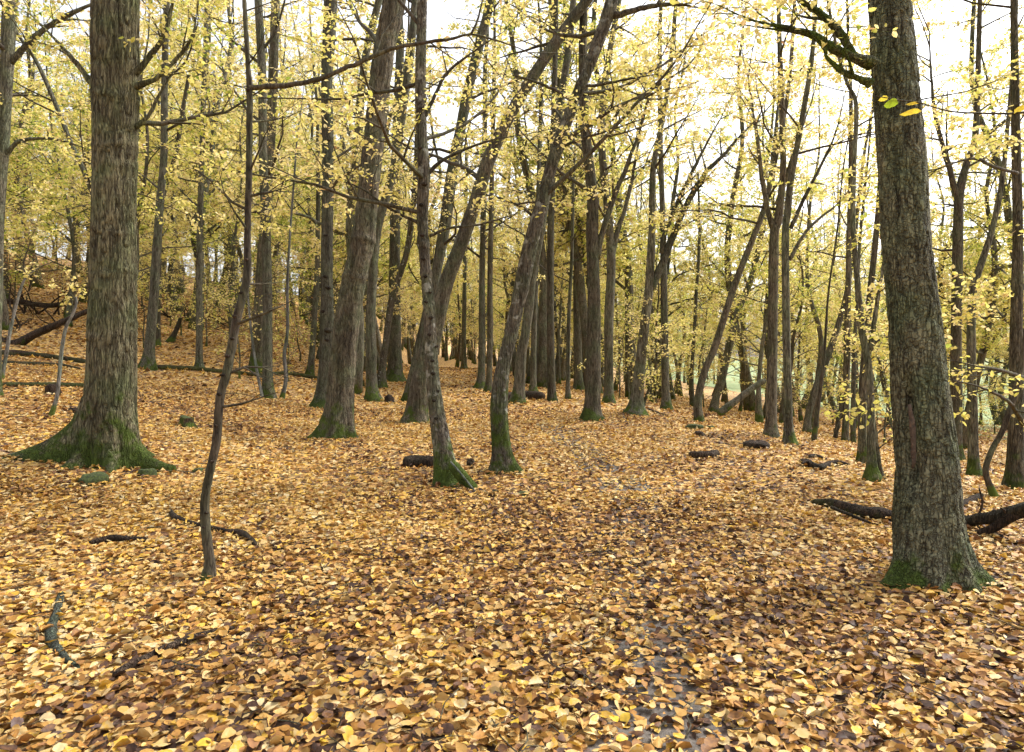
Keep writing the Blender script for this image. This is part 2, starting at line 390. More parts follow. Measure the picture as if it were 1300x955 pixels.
def grow(mb, sites, P0, D, L, r0, level, cfg, maxlev):
    """one branch with its side shoots; leaf sites collect (point, direction) along the last two orders"""
    n = max(4, int(L / (0.35 if level == 0 else 0.22 if level == 1 else 0.13)) + 1)
    n = min(n, 14)
    P = np.zeros((n, 3)); P[0] = P0; d = norm(np.asarray(D, float)); st = L / (n - 1)
    wob = cfg['wob']
    for k in range(1, n):
        d = norm(d + rng.normal(size=3) * wob + np.array([0, 0, cfg['trop'][level]]))
        P[k] = P[k - 1] + d * st
    R = r0 * np.linspace(1, 0.10, n)
    mb.tube(P, np.maximum(R, 0.0018 * cfg['fat']), sides=(6 if level == 0 else 4 if level == 1 else 3), cap=False)
    if level >= maxlev - 1:
        m = int(L * cfg['lpm'] * (1.0 if level == maxlev else 0.35))
        if m:
            s = rng.uniform(0.15, 1.02, m) * (n - 1); k = np.minimum(s.astype(int), n - 2); f = (s - k)[:, None]
            sites.append((P[k] * (1 - f) + P[k + 1] * f, norm(P[k + 1] - P[k])))
    if level < maxlev:
        nc = max(2, int(L * cfg['den'][level] * rng.uniform(0.75, 1.25)))
        for q in range(nc):
            s = (0.18 + 0.8 * (q + rng.uniform(0, 0.9)) / nc) * (n - 1); k = min(int(s), n - 2); f = s - k
            p = P[k] * (1 - f) + P[k + 1] * f
            dd = norm(P[k + 1] - P[k])
            side = rand_perp(dd); side[2] *= 0.35; side = norm(side)
            nd = norm(dd * rng.uniform(0.35, 0.9) + side)
            rem = 1 - 0.6 * s / (n - 1)
            grow(mb, sites, p, nd, max(0.25, L * cfg['ratio'][level] * rem * rng.uniform(0.6, 1.25)), R[k] * 0.55, level + 1, cfg, maxlev)

CFG = dict(wob=0.16, trop=(0.05, 0.015, -0.02), fat=1.0, lpm=62.0, den=(3.1, 5.1), ratio=(0.45, 0.42))

def leaves_from_sites(name, sites, size, tint_mu, tint_sd, six, parent, keep=1.0):
    if not sites: return None
    P = np.vstack([a for a, b in sites]); B = np.vstack([b for a, b in sites])
    if keep < 1:
        k = rng.random(len(P)) < keep; P, B = P[k], B[k]
    n = len(P)
    if n == 0: return None
    D = norm(B * 0.6 + rng.normal(size=(n, 3)) * np.array([0.8, 0.8, 0.4]) + np.array([0, 0, -0.18]))
    N = norm(np.array([0, 0, 1.0]) + rng.normal(size=(n, 3)) * 0.55)
    P = P + rng.normal(size=(n, 3)) * 0.035
    L = size * rng.uniform(0.65, 1.25, n)
    V, Q, T = leaf_arrays(P, D, N, L, L * rng.uniform(0.5, 0.7, n), rng.uniform(0.0, 0.35, n), rng.normal(size=n) * 0.12, six)
    tint = np.clip(tint_mu + rng.normal(size=n) * tint_sd + (vnoise(P[:, 0] * 0.8, P[:, 1] * 0.8, P[:, 2] * 0.8, 41) - 0.5) * 0.35, 0, 1)
    return make_mesh(name, V, Q, T, attr=np.repeat(tint, 2))

def bark_relief(X, Y, Z, cell, stretch, seed):
    wx = (vnoise(X * 9, Y * 9, Z * 5, seed + 5) - 0.5) * 0.9
    a = vnoise(X / cell + wx, Y / cell + wx, Z / (cell * stretch) + wx, seed)
    b = vnoise(X / cell * 2.1 + 7, Y / cell * 2.1, Z / (cell * stretch * 0.55), seed + 1)
    r = np.abs(2 * a - 1)
    return sstep(0.0, 0.30, r) * 0.85 + b * 0.3

def trunk_mesh(name, P, R, sides, ds, lobes=(), flare=(0.22, 0.13), relief=0.0, cell=0.03, stretch=5, seed=0, lump=0.075, rings=(), dent=None, zfine=1e9):
    """P axis in local metres from below the ground up, R radii. lobes: (angle, reach, height, sigma) roots"""
    L = np.linalg.norm(np.diff(P, axis=0), axis=1).sum()
    big = catmull(np.column_stack([P, R]), max(8, int(L / 0.05)))
    s = np.concatenate([[0], np.cumsum(np.linalg.norm(np.diff(big[:, :3], axis=0), axis=1))])
    # close rings where the bark can be seen, wider ones high up
    zz = np.interp(s, s, big[:, 2]); step = np.where(zz < zfine, ds, ds * 8)
    tt, pos = [], 0.0
    while pos < s[-1]:
        tt.append(pos); pos += float(np.interp(pos, s, step))
    tt.append(s[-1]); tt = np.array(tt)
    A = np.column_stack([np.interp(tt, s, big[:, k]) for k in range(4)])
    n = len(A); a = np.linspace(0, 2 * np.pi, sides, endpoint=False)
    Z = A[:, 2][:, None] + 0 * a[None]
    rr = A[:, 3][:, None] * np.ones(sides)[None]
    zc = np.maximum(Z, 0)
    r0 = A[0, 3]
    lob = 0.5 + 0.5 * np.cos(a * 4 + seed) * (0.6 + 0.4 * np.cos(a * 3 + seed * 2.1))
    rr = rr + r0 * flare[0] * (0.45 + 0.9 * lob)[None] * np.exp(-zc / flare[1])
    for (th, reach, h, sg) in lobes:
        da = np.angle(np.exp(1j * (a - th)))
        rr = rr + reach * np.exp(-(da / sg) ** 2)[None] * np.exp(-zc / h)
    ca, sa = np.cos(a)[None], np.sin(a)[None]
    rr = rr * (1 + lump * 2 * (vnoise(ca * 1.6 + seed, sa * 1.6, Z * 1.3, seed + 2) - 0.5) + lump * (vnoise(ca * 4 + seed, sa * 4, Z * 3.5, seed + 3) - 0.5))
    for (z0, amp, hh) in rings:
        rr = rr + amp * np.exp(-((Z - z0 - 0.03 * np.cos(a * 2 + z0 * 9)) / hh) ** 2) * (0.35 + 0.65 * vnoise(ca * 2 + z0, sa * 2, 0, 8))
    if dent:
        th, sg, z0, z1, dep = dent
        da = np.angle(np.exp(1j * (a - th)))[None]
        rr = rr - dep * np.exp(-((da - 0.1 * np.sin(Z * 5)) / sg) ** 2) * sstep(z0, z0 + 0.25, Z) * (1 - sstep(z1 - 0.3, z1, Z))
    if relief:
        mask = 1 - 0.4 * np.exp(-zc / 0.12)
        rr = rr + relief * mask * (bark_relief(ca * rr, sa * rr, Z, cell, stretch, seed) - 0.6)
    Vx = A[:, 0][:, None] + rr * ca; Vy = A[:, 1][:, None] + rr * sa
    V = np.stack([Vx, Vy, Z], -1).reshape(-1, 3)
    i = np.arange(n - 1)[:, None] * sides; j = np.arange(sides)[None]; j2 = (j + 1) % sides
    Q = np.stack([i + j, i + j2, i + sides + j2, i + sides + j], -1).reshape(-1, 4)
    return make_mesh(name, V, Q, smooth=True), A

NTREE = []     # (x, y) of every tree already standing

def traced_tree(name, label, cat, pts, mat, H, limbs=(), auto=None, sides=16, ds=0.07, group=None, moss=0.3, depth=None, leaf=0.06,
                tint=(0.55, 0.14), lean_d=0.0, leaf_keep=1.0, seed=None, trunk_kw=None, twig_mat=None, limb_moss=0.0):
    """pts: photo pixels (x, y, width) from the foot up; limbs: lists of (x, y, width, depth offset); auto: (count, lowest, highest, length)"""
    seed = seed if seed is not None else len(NTREE) * 3 + 1
    base = hit(pts[0][0], pts[0][1]) if depth is None else None
    if base is None:
        d = depth or 30.0
        x = (pts[0][0] - CX) / F * d
        base = np.array([x, d, float(ground_z(x, d))])
    d0 = base[1]; rbase = pts[0][2] / 2 / F * d0
    d = d0 + rbase * 0.8
    foot = np.array([base[0] * d / d0, d, float(ground_z(base[0] * d / d0, d))])
    NTREE.append((foot[0], foot[1]))
    A, R = [], []
    for k, (px, py, w_) in enumerate(pts):
        dd = d + lean_d * k / max(1, len(pts) - 1)
        A.append(at(px, py, dd)); R.append(0.87 * w_ / 2 / F * dd)
    A = np.array(A); R = np.array(R)
    A[0] = foot
    A -= foot
    # the part above the picture
    top = A[-1].copy(); dirn = norm(A[-1] - A[-2]); rem = H - top[2]
    pts3, rad = [np.array([A[0][0], A[0][1], -0.18])] + list(A), [R[0]] + list(R)
    if rem > 0.6:
        m = 5
        for k in range(1, m + 1):
            dirn = norm(dirn + np.array([rng.normal() * 0.05, rng.normal() * 0.05, 0.10]))
            top = top + dirn * rem / m
            pts3.append(top.copy()); rad.append(R[-1] * (1 - 0.8 * k / m))
    root = thing(name, label, cat, foot, group)
    zvis = CAMZ + (HOR + 40) / F * d - foot[2]
    kw = dict(trunk_kw or {}); kw.setdefault('zfine', zvis)
    me, axis = trunk_mesh('trunk', np.array(pts3), np.array(rad), sides, ds, seed=seed, **kw)
    tr = obj('trunk', me, mat, root); tr['moss'] = float(moss)
    sites = []
    tm = twig_mat or M_TWIG
    def axis_at(z):
        k = int(np.clip(np.searchsorted(axis[:, 2], z), 1, len(axis) - 1)); return axis[k, :3], axis[k, 3]
    for lb in limbs:
        lp = [at(q[0], q[1], d + (q[3] if len(q) > 3 else 0)) - foot for q in lb]
        lr = [q[2] / 2 / F * d for q in lb]
        c = catmull(np.column_stack([np.array(lp), np.array(lr)]), max(8, len(lb) * 5))
        jit = rng.normal(size=(len(c), 3)) * np.maximum(c[:, 3], 0.004)[:, None] * 0.10; jit[0] = 0
        c[:, :3] += jit
        mb = MB(); mb.tube(c[:, :3], np.maximum(c[:, 3] * np.interp(np.linspace(0, 1, len(c)), [0, .6, 1], [1, .9, .45]), 0.003), 8, rough=0.18, seed=seed)
        Lt = np.linalg.norm(np.diff(c[:, :3], axis=0), axis=1).sum()
        nb = max(3, int(Lt * 2.4))
        for q in range(nb):
            k = int(len(c) * (0.25 + 0.74 * (q + rng.random()) / nb)); k = min(k, len(c) - 2)
            dd = norm(c[k + 1, :3] - c[k, :3]); sd = rand_perp(dd); sd[2] = sd[2] * 0.6 + 0.1
            grow(mb, sites, c[k, :3], norm(dd * 0.7 + sd), rng.uniform(0.35, 1.0) * min(1.2, 0.4 + 0.25 * Lt), max(0.004, c[k, 3] * 0.5), 1, CFG, 2)
        td = norm(c[-1, :3] - c[-3, :3])
        for q in range(2 if c[-1, 3] > 0.012 else 1):
            grow(mb, sites, c[-1, :3], norm(td + rng.normal(size=3) * 0.22), min(2.6, 0.5 + 55 * c[-1, 3]), max(0.003, c[-1, 3] * 0.43), 0 if c[-1, 3] > 0.012 else 1, CFG, 2)
        bo = obj('branch', mb.mesh('branch'), tm if c[0, 3] < 0.03 else mat, root); bo['moss'] = float(limb_moss)
    if auto:
        cnt, zlo, zhi, bl = auto
        for q in range(cnt):
            f = (q + rng.random()) / cnt
            z = zlo + (zhi - zlo) * f
            p, r = axis_at(z)
            hid = z > zvis + 1.0
            if hid and q % 2: continue
            az = rng.uniform(0, 2 * np.pi); el = rng.uniform(0.05, 0.75)
            D = np.array([math.cos(az) * math.cos(el), math.sin(az) * math.cos(el), math.sin(el)])
            mb = MB(); Lb = bl * (1.05 - 0.5 * f) * rng.uniform(0.55, 1.2)
            grow(mb, sites, p + D * r * 0.6, D, Lb, min(r * 0.42, 0.012 + 0.012 * Lb), 0, CFG, 2)
            bo = obj('branch', mb.mesh('branch'), tm, root); bo['moss'] = 0.0
    lm = leaves_from_sites('crown', sites, leaf, tint[0], tint[1], True, root, leaf_keep)
    if lm: obj('crown', lm, M_CROWN, root, kind='stuff')
    return root, foot, d

# ------------------------------------------------------------------ the trees that can be told apart in the photograph
PI = math.pi
# thick oak on the left, buttressed, long mossy root running to the left
oak_l, oak_l_foot, oak_l_d = traced_tree('oak_tree', 'thick grey-brown oak trunk with mossy buttress roots spreading over the leaves', 'tree',
    [(141, 596, 76), (140, 560, 72), (140, 520, 66), (142, 470, 62), (143, 400, 61), (144, 320, 58), (146, 200, 57), (147, 100, 60), (147, 0, 60)],
    M_OAK, 19, auto=(9, 3.3, 15, 3.4), sides=132, ds=0.013, moss=0.6, tint=(0.45, 0.15),
    limbs=[[(168, 98, 9), (185, 78, 8), (203, 55, 6.5), (216, 20, 5), (226, -40, 4)],
           [(172, 110, 9), (200, 98, 6), (240, 55, 5), (250, 20, 3)],
           [(122, 112, 9), (112, 100, 8), (90, 72, 6), (64, 44, 4), (40, 20, 3)],
           [(172, 162, 7), (190, 145, 5), (203, 118, 4), (215, 100, 3)]],
    trunk_kw=dict(relief=0.024, cell=0.042, stretch=6, flare=(0.04, 0.25), lump=0.03,
                  rings=((4.1, .014, .05), (3.55, .012, .04), (3.35, .01, .05), (2.6, .010, .03), (2.15, .014, .05), (1.6, .008, .04), (1.45, .008, .04)),
                  lobes=((PI + 0.22, 1.5, 0.19, 0.19), (PI + 0.05, 0.10, 0.4, 0.35), (-0.12, 0.44, 0.10, 0.15), (-0.2, 0.04, 0.3, 0.4), (-2.1, 0.34, 0.13, 0.2), (-1.05, 0.26, 0.12, 0.16), (1.4, 0.4, 0.2, 0.3))))
# thick oak on the right, leaning, with a split scar
oak_r, oak_r_foot, oak_r_d = traced_tree('oak_tree', 'leaning thick oak with deeply cracked bark and a long split scar, beside the fallen bough', 'tree',
    [(1184, 752, 98), (1181, 713, 94), (1177, 657, 88), (1177, 600, 80), (1174, 560, 78), (1167, 490, 72), (1161, 407, 66), (1150, 300, 62), (1145, 200, 62), (1134, 67, 57), (1129, 0, 54)],
    M_OAKR, 17, auto=(6, 4.4, 14, 3.0), sides=132, ds=0.0085, moss=0.2, tint=(0.5, 0.15), lean_d=0.15, leaf=0.045, leaf_keep=0.8, limb_moss=7.0,
    limbs=[[(1108, 82, 18), (1082, 72, 14), (1060, 62, 12), (1034, 46, 10), (1003, 36, 8), (985, 33, 6), (950, 24, 4), (910, 6, 2.5)],
           [(1084, 73, 12), (1068, 44, 11), (1040, 16, 9), (1018, 2, 7), (990, -30, 5)],
           [(1106, 106, 13), (1094, 101, 10), (1072, 92, 8), (1052, 76, 7), (1046, 64, 5)]],
    trunk_kw=dict(relief=0.014, cell=0.034, stretch=3.2, flare=(0.02, 0.12), lump=0.03, dent=(-2.55, 0.24, 0.5, 1.4, 0.09),
                  lobes=((-0.45, 0.20, 0.12, 0.30), (-1.1, 0.12, 0.12, 0.25), (-1.95, 0.11, 0.2, 0.2), (-2.85, 0.20, 0.14, 0.32), (-2.4, 0.05, 0.25, 0.3), (1.5, 0.2, 0.2, 0.4))))

SAPT = (0.50, 0.14)
sap, sap_foot, sap_d = traced_tree('sapling', 'thin crooked dark sapling with one long bough arching sideways, standing alone in the leaves', 'sapling',
    [(265, 738, 20), (267, 715, 15), (263, 685, 14), (260, 640, 13), (265, 605, 12), (274, 563, 12), (279, 506, 12), (288, 471, 13), (301, 403, 12), (313, 353, 11), (314, 300, 9), (316, 218, 9), (317, 114, 8), (315, 84, 7), (310, 0, 6)],
    M_TWIG, 5.5, sides=14, ds=0.025, moss=0.05, leaf=0.055, leaf_keep=0.0, auto=(12, 0.9, 4.8, 0.5), tint=SAPT,
    limbs=[[(317, 111, 7), (363, 109, 7), (407, 100, 6.5), (430, 90, 6), (467, 75, 6), (497, 62, 5.5), (534, 55, 5), (575, 49, 4.5), (600, 44, 4), (650, 58, 3), (690, 76, 2)],
           [(598, 44, 3.5), (606, 26, 3), (611, 7, 2.5), (618, -20, 2)],
           [(314, 250, 4), (330, 246, 4), (342, 244, 3.5), (358, 240, 3)]],
    trunk_kw=dict(lump=0.12, flare=(0.5, 0.05), relief=0.004, cell=0.02, stretch=1.2))

G = 'single trunks of the middle wood'
def T(label, pts, mat, H, auto, name='forest_tree', cat='tree', **k):
    k.setdefault('leaf', 0.058)
    return traced_tree(name, label, cat, pts, mat, H, auto=auto, **k)

T('tall slim trunk with grey bark, right of the crooked sapling and its arching bough', [(341, 506, 20), (340, 480, 15), (340, 420, 14), (338, 300, 13), (334, 200, 12), (333, 100, 12), (328, 0, 11)], M_BARK, 19, (9, 4, 16, 3.2), moss=0.35)
T('broad brown trunk standing just behind the slim grey trunk, moss about its foot', [(327, 473, 26), (328, 440, 20), (331, 370, 17), (336, 300, 16), (343, 180, 14), (348, 60, 13), (350, 0, 12)], M_BARKB, 20, (7, 5, 17, 3.4), moss=0.5)
kn, kn_foot, kn_d = T('straight grey trunk with dark knots, next to the thick brown leaning trunk', [(407, 519, 34), (409, 505, 25), (412, 480, 20), (415, 425, 19), (415, 336, 17), (416, 250, 16), (416, 168, 16), (415, 100, 16), (420, 0, 19)], M_BARK, 19, (8, 4.2, 16, 3.0), moss=0.4, sides=22, ds=0.05, trunk_kw=dict(relief=0.01, rings=((2.2, .02, .04), (2.6, .02, .03), (3.3, .02, .05))))
T('thick reddish-brown trunk leaning right with a dark mossy flared foot', [(429, 558, 44), (430, 535, 41), (432, 510, 38), (434, 478, 37), (441, 407, 36), (451, 350, 34), (460, 310, 33), (467, 251, 30), (476, 168, 29), (487, 67, 31), (501, 0, 32)], M_BARKB, 21, (9, 5.4, 17, 3.6), sides=72, ds=0.028, moss=0.42,
  trunk_kw=dict(relief=0.016, cell=0.035, stretch=4.5, flare=(0.25, 0.2), lobes=((PI + .1, .2, .2, .3), (-0.5, .15, .15, .25)), rings=((3.2, .03, .05), (2.6, .02, .05))))
T('slender mossy-footed trunk close behind the thick reddish-brown leaning trunk', [(474, 509, 26), (472, 490, 17), (471, 440, 15), (471, 389, 14), (477, 300, 14), (490, 250, 13), (500, 215, 13), (508, 160, 12), (517, 100, 12), (524, 40, 11), (527, 0, 10)], M_BARK, 19, (8, 4.2, 16, 3.0), moss=0.45)
T('slim leaning trunk with a pale streak low down, in front of a wider trunk', [(483, 493, 20), (485, 470, 12), (489, 440, 10), (498, 378, 10), (512, 336, 9), (520, 300, 9), (528, 220, 8), (530, 120, 7)], M_PALE, 14, (8, 3.5, 12, 2.6), moss=0.25)
T('wide greenish trunk whose foot spreads behind the slim leaning trunk', [(500, 485, 34), (501, 465, 22), (501, 420, 18), (501, 336, 16), (503, 200, 14), (508, 60, 12)], M_BARK, 19, (7, 5, 16, 3.2), moss=0.5)
tk, tk_foot, tk_d = T('slender tree dotted with dark knots, its foot wrapped in bright moss beside a short log', [(574, 618, 44), (569, 606, 36), (564, 580, 29), (560, 556, 26), (553, 514, 21), (548, 460, 18), (545, 400, 16), (541, 350, 15), (537, 300, 15), (536, 260, 16), (538, 218, 17), (535, 168, 15), (534, 100, 15), (536, 0, 14)], M_PALE, 13, (12, 2.6, 9, 2.6), sides=36, ds=0.02, moss=0.55, leaf=0.056, tint=(0.56, 0.13),
  limbs=[[(539, 225, 6), (560, 205, 5), (590, 190, 4), (625, 178, 3), (660, 172, 2.5)], [(537, 150, 6), (548, 130, 5), (566, 95, 4.5), (598, 68, 3), (640, 40, 2)], [(540, 285, 6), (520, 278, 4), (490, 262, 3.5), (460, 240, 3), (430, 228, 2)], [(545, 300, 4), (570, 290, 3.5), (610, 285, 3), (660, 270, 2)]],
  trunk_kw=dict(relief=0.008, cell=0.02, stretch=1.5, lump=0.08, flare=(0.18, 0.12), lobes=((-0.5, .12, .1, .3), (-2.4, .07, .1, .3)), rings=((0.7, .012, .02), (0.95, .014, .02), (1.3, .012, .02), (1.62, .012, .02), (1.95, .012, .02), (2.3, .015, .03), (2.62, .02, .05))))
T('dark brown trunk leaning far right, rising from behind the knotted slender tree', [(526, 538, 40), (530, 515, 32), (536, 478, 29), (546, 440, 27), (556, 400, 25), (567, 358, 22), (585, 310, 21), (604, 255, 20), (621, 201, 21), (647, 147, 19), (677, 97, 19), (708, 50, 19), (740, 7, 18)], M_BARKB, 18, (8, 4, 15, 3.4), sides=40, ds=0.035, moss=0.35, trunk_kw=dict(relief=0.012, cell=0.03, stretch=4))
T('grey-green trunk leaning between the knotted tree and dark leaning trunk', [(520, 510, 24), (527, 470, 17), (540, 410, 16), (553, 350, 16), (565, 285, 17), (574, 218, 17), (586, 157, 16), (599, 94, 15), (619, 17, 14), (626, -10, 13)], M_BARK, 18, (8, 4, 15, 3.0), moss=0.4)
T('twisted leaning trunk with moss rings low down and bare flaking bark, alone beside the path', [(640, 602, 36), (638, 580, 29), (635, 549, 25), (634, 510, 23), (638, 470, 20), (646, 435, 19), (654, 400, 19), (662, 365, 21), (669, 330, 21), (680, 285, 20), (692, 240, 17), (707, 188, 17), (727, 134, 17), (751, 75, 17), (772, 17, 19), (782, -20, 17)], M_PALE, 13, (11, 3.2, 10, 2.7), sides=40, ds=0.022, moss=0.9, leaf=0.056, tint=(0.56, 0.13),
  limbs=[[(778, 20, 9), (800, 15, 8), (825, 8, 7), (860, 6, 5), (900, 12, 3)], [(705, 190, 4), (735, 178, 4), (775, 165, 3), (820, 150, 2)], [(728, 130, 4), (700, 112, 4), (660, 98, 3), (620, 92, 2)], [(735, 110, 4), (760, 108, 4), (800, 100, 3), (850, 92, 2)], [(682, 280, 4), (660, 262, 3.5), (630, 250, 3), (600, 246, 2)]],
  trunk_kw=dict(relief=0.012, cell=0.022, stretch=3.5, lump=0.10, flare=(0.2, 0.14), lobes=((-0.4, .12, .1, .3), (-2.7, .06, .12, .3))))
T('grey trunk parallel to the twisted trunk, just behind it by a dark log', [(656, 513, 24), (659, 490, 17), (662, 450, 15), (667, 425, 14), (676, 353, 13), (685, 300, 13), (698, 220, 12), (712, 130, 11), (722, 60, 10), (728, 0, 9)], M_BARK, 18, (7, 4, 15, 3.0), moss=0.3)
T('straight reddish-brown pole of a trunk beside the end of the dark log', [(701, 510, 15), (700, 490, 12), (699, 407, 11), (699, 311, 10), (702, 200, 9), (704, 100, 8), (706, 0, 7)], M_BARKB, 17, (7, 5, 15, 2.8), moss=0.25)
T('narrow green-stained trunk beyond the dark log', [(677, 499, 14), (677, 480, 9), (678, 420, 8), (681, 340, 7), (684, 220, 6), (688, 100, 6)], M_BARK, 15, (7, 4.5, 14, 2.8), moss=0.5)
T('straight mid-grey trunk standing back between the brown pole and the dark broad trunk', [(735, 496, 18), (734, 475, 13), (733, 425, 12), (733, 336, 11), (736, 220, 10), (740, 100, 9), (742, 0, 8)], M_BARK, 19, (7, 5, 16, 3.0), moss=0.3)
T('very thin straight stem to one side of the straight mid-grey trunk', [(721, 507, 9), (721, 480, 6), (722, 407, 5.5), (726, 320, 5), (728, 220, 4)], M_BARK, 10, (7, 3, 9, 2.0), name='young_tree', moss=0.2)
T('dark broad upright trunk with a mossy foot at the middle of the leaf slope', [(751, 535, 32), (752, 515, 23), (753, 478, 21), (754, 420, 19), (754, 371, 18), (752, 300, 17), (752, 251, 16), (745, 184, 14), (742, 150, 13), (740, 60, 12), (741, 0, 11)], M_BARKB, 19, (9, 4, 16, 3.2), sides=36, ds=0.04, moss=0.3, trunk_kw=dict(relief=0.012, cell=0.035, stretch=4),
  limbs=[[(756, 330, 9), (766, 290, 8), (780, 250, 7), (798, 205, 6), (812, 165, 5), (835, 80, 4)]])
T('upright trunk forking high up, next to the dark broad upright trunk', [(773, 512, 20), (773, 490, 14), (773, 407, 14), (776, 336, 13), (772, 270, 12), (765, 200, 11), (764, 150, 10), (772, 80, 9), (786, 0, 8)], M_BARK, 18, (8, 4, 16, 3.0), moss=0.25, limbs=[[(776, 340, 8), (782, 300, 7), (792, 270, 6), (803, 225, 5), (815, 150, 4)]])
T('sinuous trunk splitting into two stems low down, with sprouts at its foot', [(806, 528, 34), (808, 510, 21), (811, 480, 16), (815, 442, 15), (820, 400, 14), (824, 365, 13), (827, 310, 11), (828, 285, 10), (829, 218, 9), (838, 168, 8), (848, 110, 7), (856, 30, 6)], M_BARK, 15, (6, 4.4, 13, 3.0), sides=30, ds=0.04, moss=0.25,
  limbs=[[(825, 368, 10), (836, 346, 10), (851, 308, 9), (871, 261, 8), (895, 221, 7), (918, 198, 6), (941, 171, 4), (970, 144, 3)], [(840, 322, 6), (848, 285, 6), (874, 228, 5), (898, 181, 4), (918, 144, 3)], [(814, 522, 5), (820, 505, 4), (826, 485, 3), (824, 455, 2)], [(812, 520, 4), (811, 500, 3), (820, 470, 2)]])
T('plain upright grey trunk just past the sinuous forked trunk', [(846, 521, 18), (845, 500, 12), (844, 450, 11), (843, 371, 10), (841, 268, 8), (838, 150, 7), (838, 40, 6)], M_BARK, 17, (7, 4.5, 15, 2.8), moss=0.25)
T('thin wavering stem between the grey trunk and the two curved leaning trunks', [(879, 517, 8), (878, 478, 6), (881, 430, 5), (884, 371, 5), (888, 300, 4), (886, 220, 3)], M_BARK, 9, (8, 2.6, 8, 1.9), name='young_tree', moss=0.2)
T('curved trunk bowing right above a heap of stones, bent like a bow', [(888, 537, 15), (886, 515, 12), (889, 492, 11), (897, 465, 11), (907, 442, 11), (925, 385, 10), (936, 353, 10), (957, 300, 9), (970, 265, 8), (985, 200, 7), (1000, 120, 6)], M_BARKB, 14, (8, 3.4, 12, 2.8), moss=0.2)
T('second curved trunk bowing right, close behind the first bowed trunk', [(905, 524, 15), (909, 505, 11), (914, 492, 11), (925, 442, 11), (935, 400, 10), (950, 364, 9), (962, 320, 8), (975, 250, 7), (985, 170, 6)], M_BARK, 14, (8, 3.4, 12, 2.8), moss=0.2)
T('straight brown trunk rising from a root heap, left one of a close pair', [(979, 556, 22), (979, 535, 16), (980, 480, 15), (981, 407, 14), (983, 300, 13), (988, 280, 12), (994, 218, 9), (993, 151, 8), (990, 67, 7), (988, 0, 6)], M_BARKB, 15, (9, 3.6, 13, 3.0), sides=26, ds=0.05, moss=0.15, limbs=[[(985, 300, 8), (975, 270, 7), (968, 230, 6), (962, 180, 5), (950, 100, 4)], [(986, 260, 6), (1000, 220, 5), (1012, 180, 4), (1030, 130, 3)]])
T('straight dark trunk with a mossy foot, right one of a close pair', [(1003, 566, 21), (1001, 545, 14), (1000, 500, 12), (998, 407, 11), (997, 300, 10), (1000, 268, 10), (1004, 228, 9), (1014, 174, 8), (1027, 100, 7), (1033, 50, 6), (1036, 0, 5)], M_BARK, 15, (9, 3.6, 13, 3.0), sides=24, ds=0.05, moss=0.3, limbs=[[(1004, 290, 5), (1022, 250, 5), (1040, 215, 4), (1060, 170, 3), (1075, 110, 2)], [(1002, 330, 5), (1025, 292, 4), (1060, 262, 3), (1090, 235, 2)]])
T('young trunk forked into a tight V, rising left of the cracked leaning oak', [(1108, 612, 24), (1107, 590, 14), (1106, 550, 11), (1105, 500, 10), (1102, 460, 10), (1094, 417, 10), (1088, 350, 8), (1083, 285, 7), (1084, 218, 6.5), (1087, 134, 6), (1075, 104, 5), (1060, 50, 4)], M_BARK, 11, (6, 3.6, 9, 2.4), sides=22, ds=0.035, moss=0.25,
  limbs=[[(1105, 445, 7), (1110, 405, 6), (1116, 370, 5), (1121, 340, 4), (1128, 280, 3)], [(1106, 440, 4), (1118, 430, 3.5), (1130, 428, 3)], [(1124, 617, 8), (1116, 590, 6), (1110, 540, 5), (1107, 505, 4)]])
T('dark trunk touching the young V-forked trunk from behind', [(1096, 590, 18), (1095, 565, 12), (1095, 499, 11), (1098, 450, 10), (1104, 380, 9), (1112, 300, 8), (1120, 200, 7)], M_BARKB, 13, (7, 4, 11, 2.6), moss=0.3)
T('trunk half hidden behind the cracked leaning oak, forking high up', [(1213, 584, 22), (1214, 560, 16), (1214, 480, 15), (1214, 407, 14), (1216, 318, 14), (1218, 248, 12), (1228, 205, 10), (1238, 174, 9), (1242, 80, 7), (1244, 0, 6)], M_BARKB, 14, (7, 4.6, 12, 2.8), moss=0.3, limbs=[[(1217, 260, 8), (1208, 225, 7), (1196, 180, 6), (1186, 140, 5), (1180, 60, 4)]])
T('slender dark trunk at the meadow edge behind the fallen bough', [(1238, 608, 24), (1236, 585, 15), (1235, 520, 13), (1233, 442, 12), (1235, 371, 11), (1244, 340, 10), (1260, 290, 8), (1272, 230, 7), (1280, 150, 5)], M_BARK, 12, (8, 3.6, 11, 2.6), moss=0.25)
T('sturdy trunk beside the yellow-leaved spray at the meadow edge', [(1289, 622, 30), (1289, 590, 22), (1290, 520, 19), (1290, 442, 17), (1292, 300, 13), (1290, 184, 12), (1288, 80, 10), (1287, 0, 9)], M_BARKB, 14, (6, 5, 12, 2.8), moss=0.25, sides=26, ds=0.04,
  limbs=[[(1292, 220, 4, -.2), (1262, 212, 4, -.5), (1240, 202, 4, -.7), (1218, 205, 3.5, -.8), (1190, 215, 3, -.8)], [(1300, 540, 6, -.5), (1280, 510, 4, -1.), (1245, 492, 3, -1.4), (1215, 484, 2.5, -1.5), (1200, 480, 2, -1.5)], [(1300, 480, 5, -.5), (1270, 470, 4, -1), (1240, 465, 3, -1.2), (1210, 458, 2, -1.2)]], tint=(0.42, 0.1))
T('elbow-bent thin stem rising from the leaves by the meadow edge', [(1263, 634, 12), (1256, 615, 9), (1251, 597, 8), (1260, 570, 8), (1272, 549, 8), (1282, 520, 8), (1292, 490, 7), (1300, 440, 6), (1310, 340, 5)], M_TWIG, 6, (4, 2.4, 5, 1.6), name='young_tree', moss=0.1)
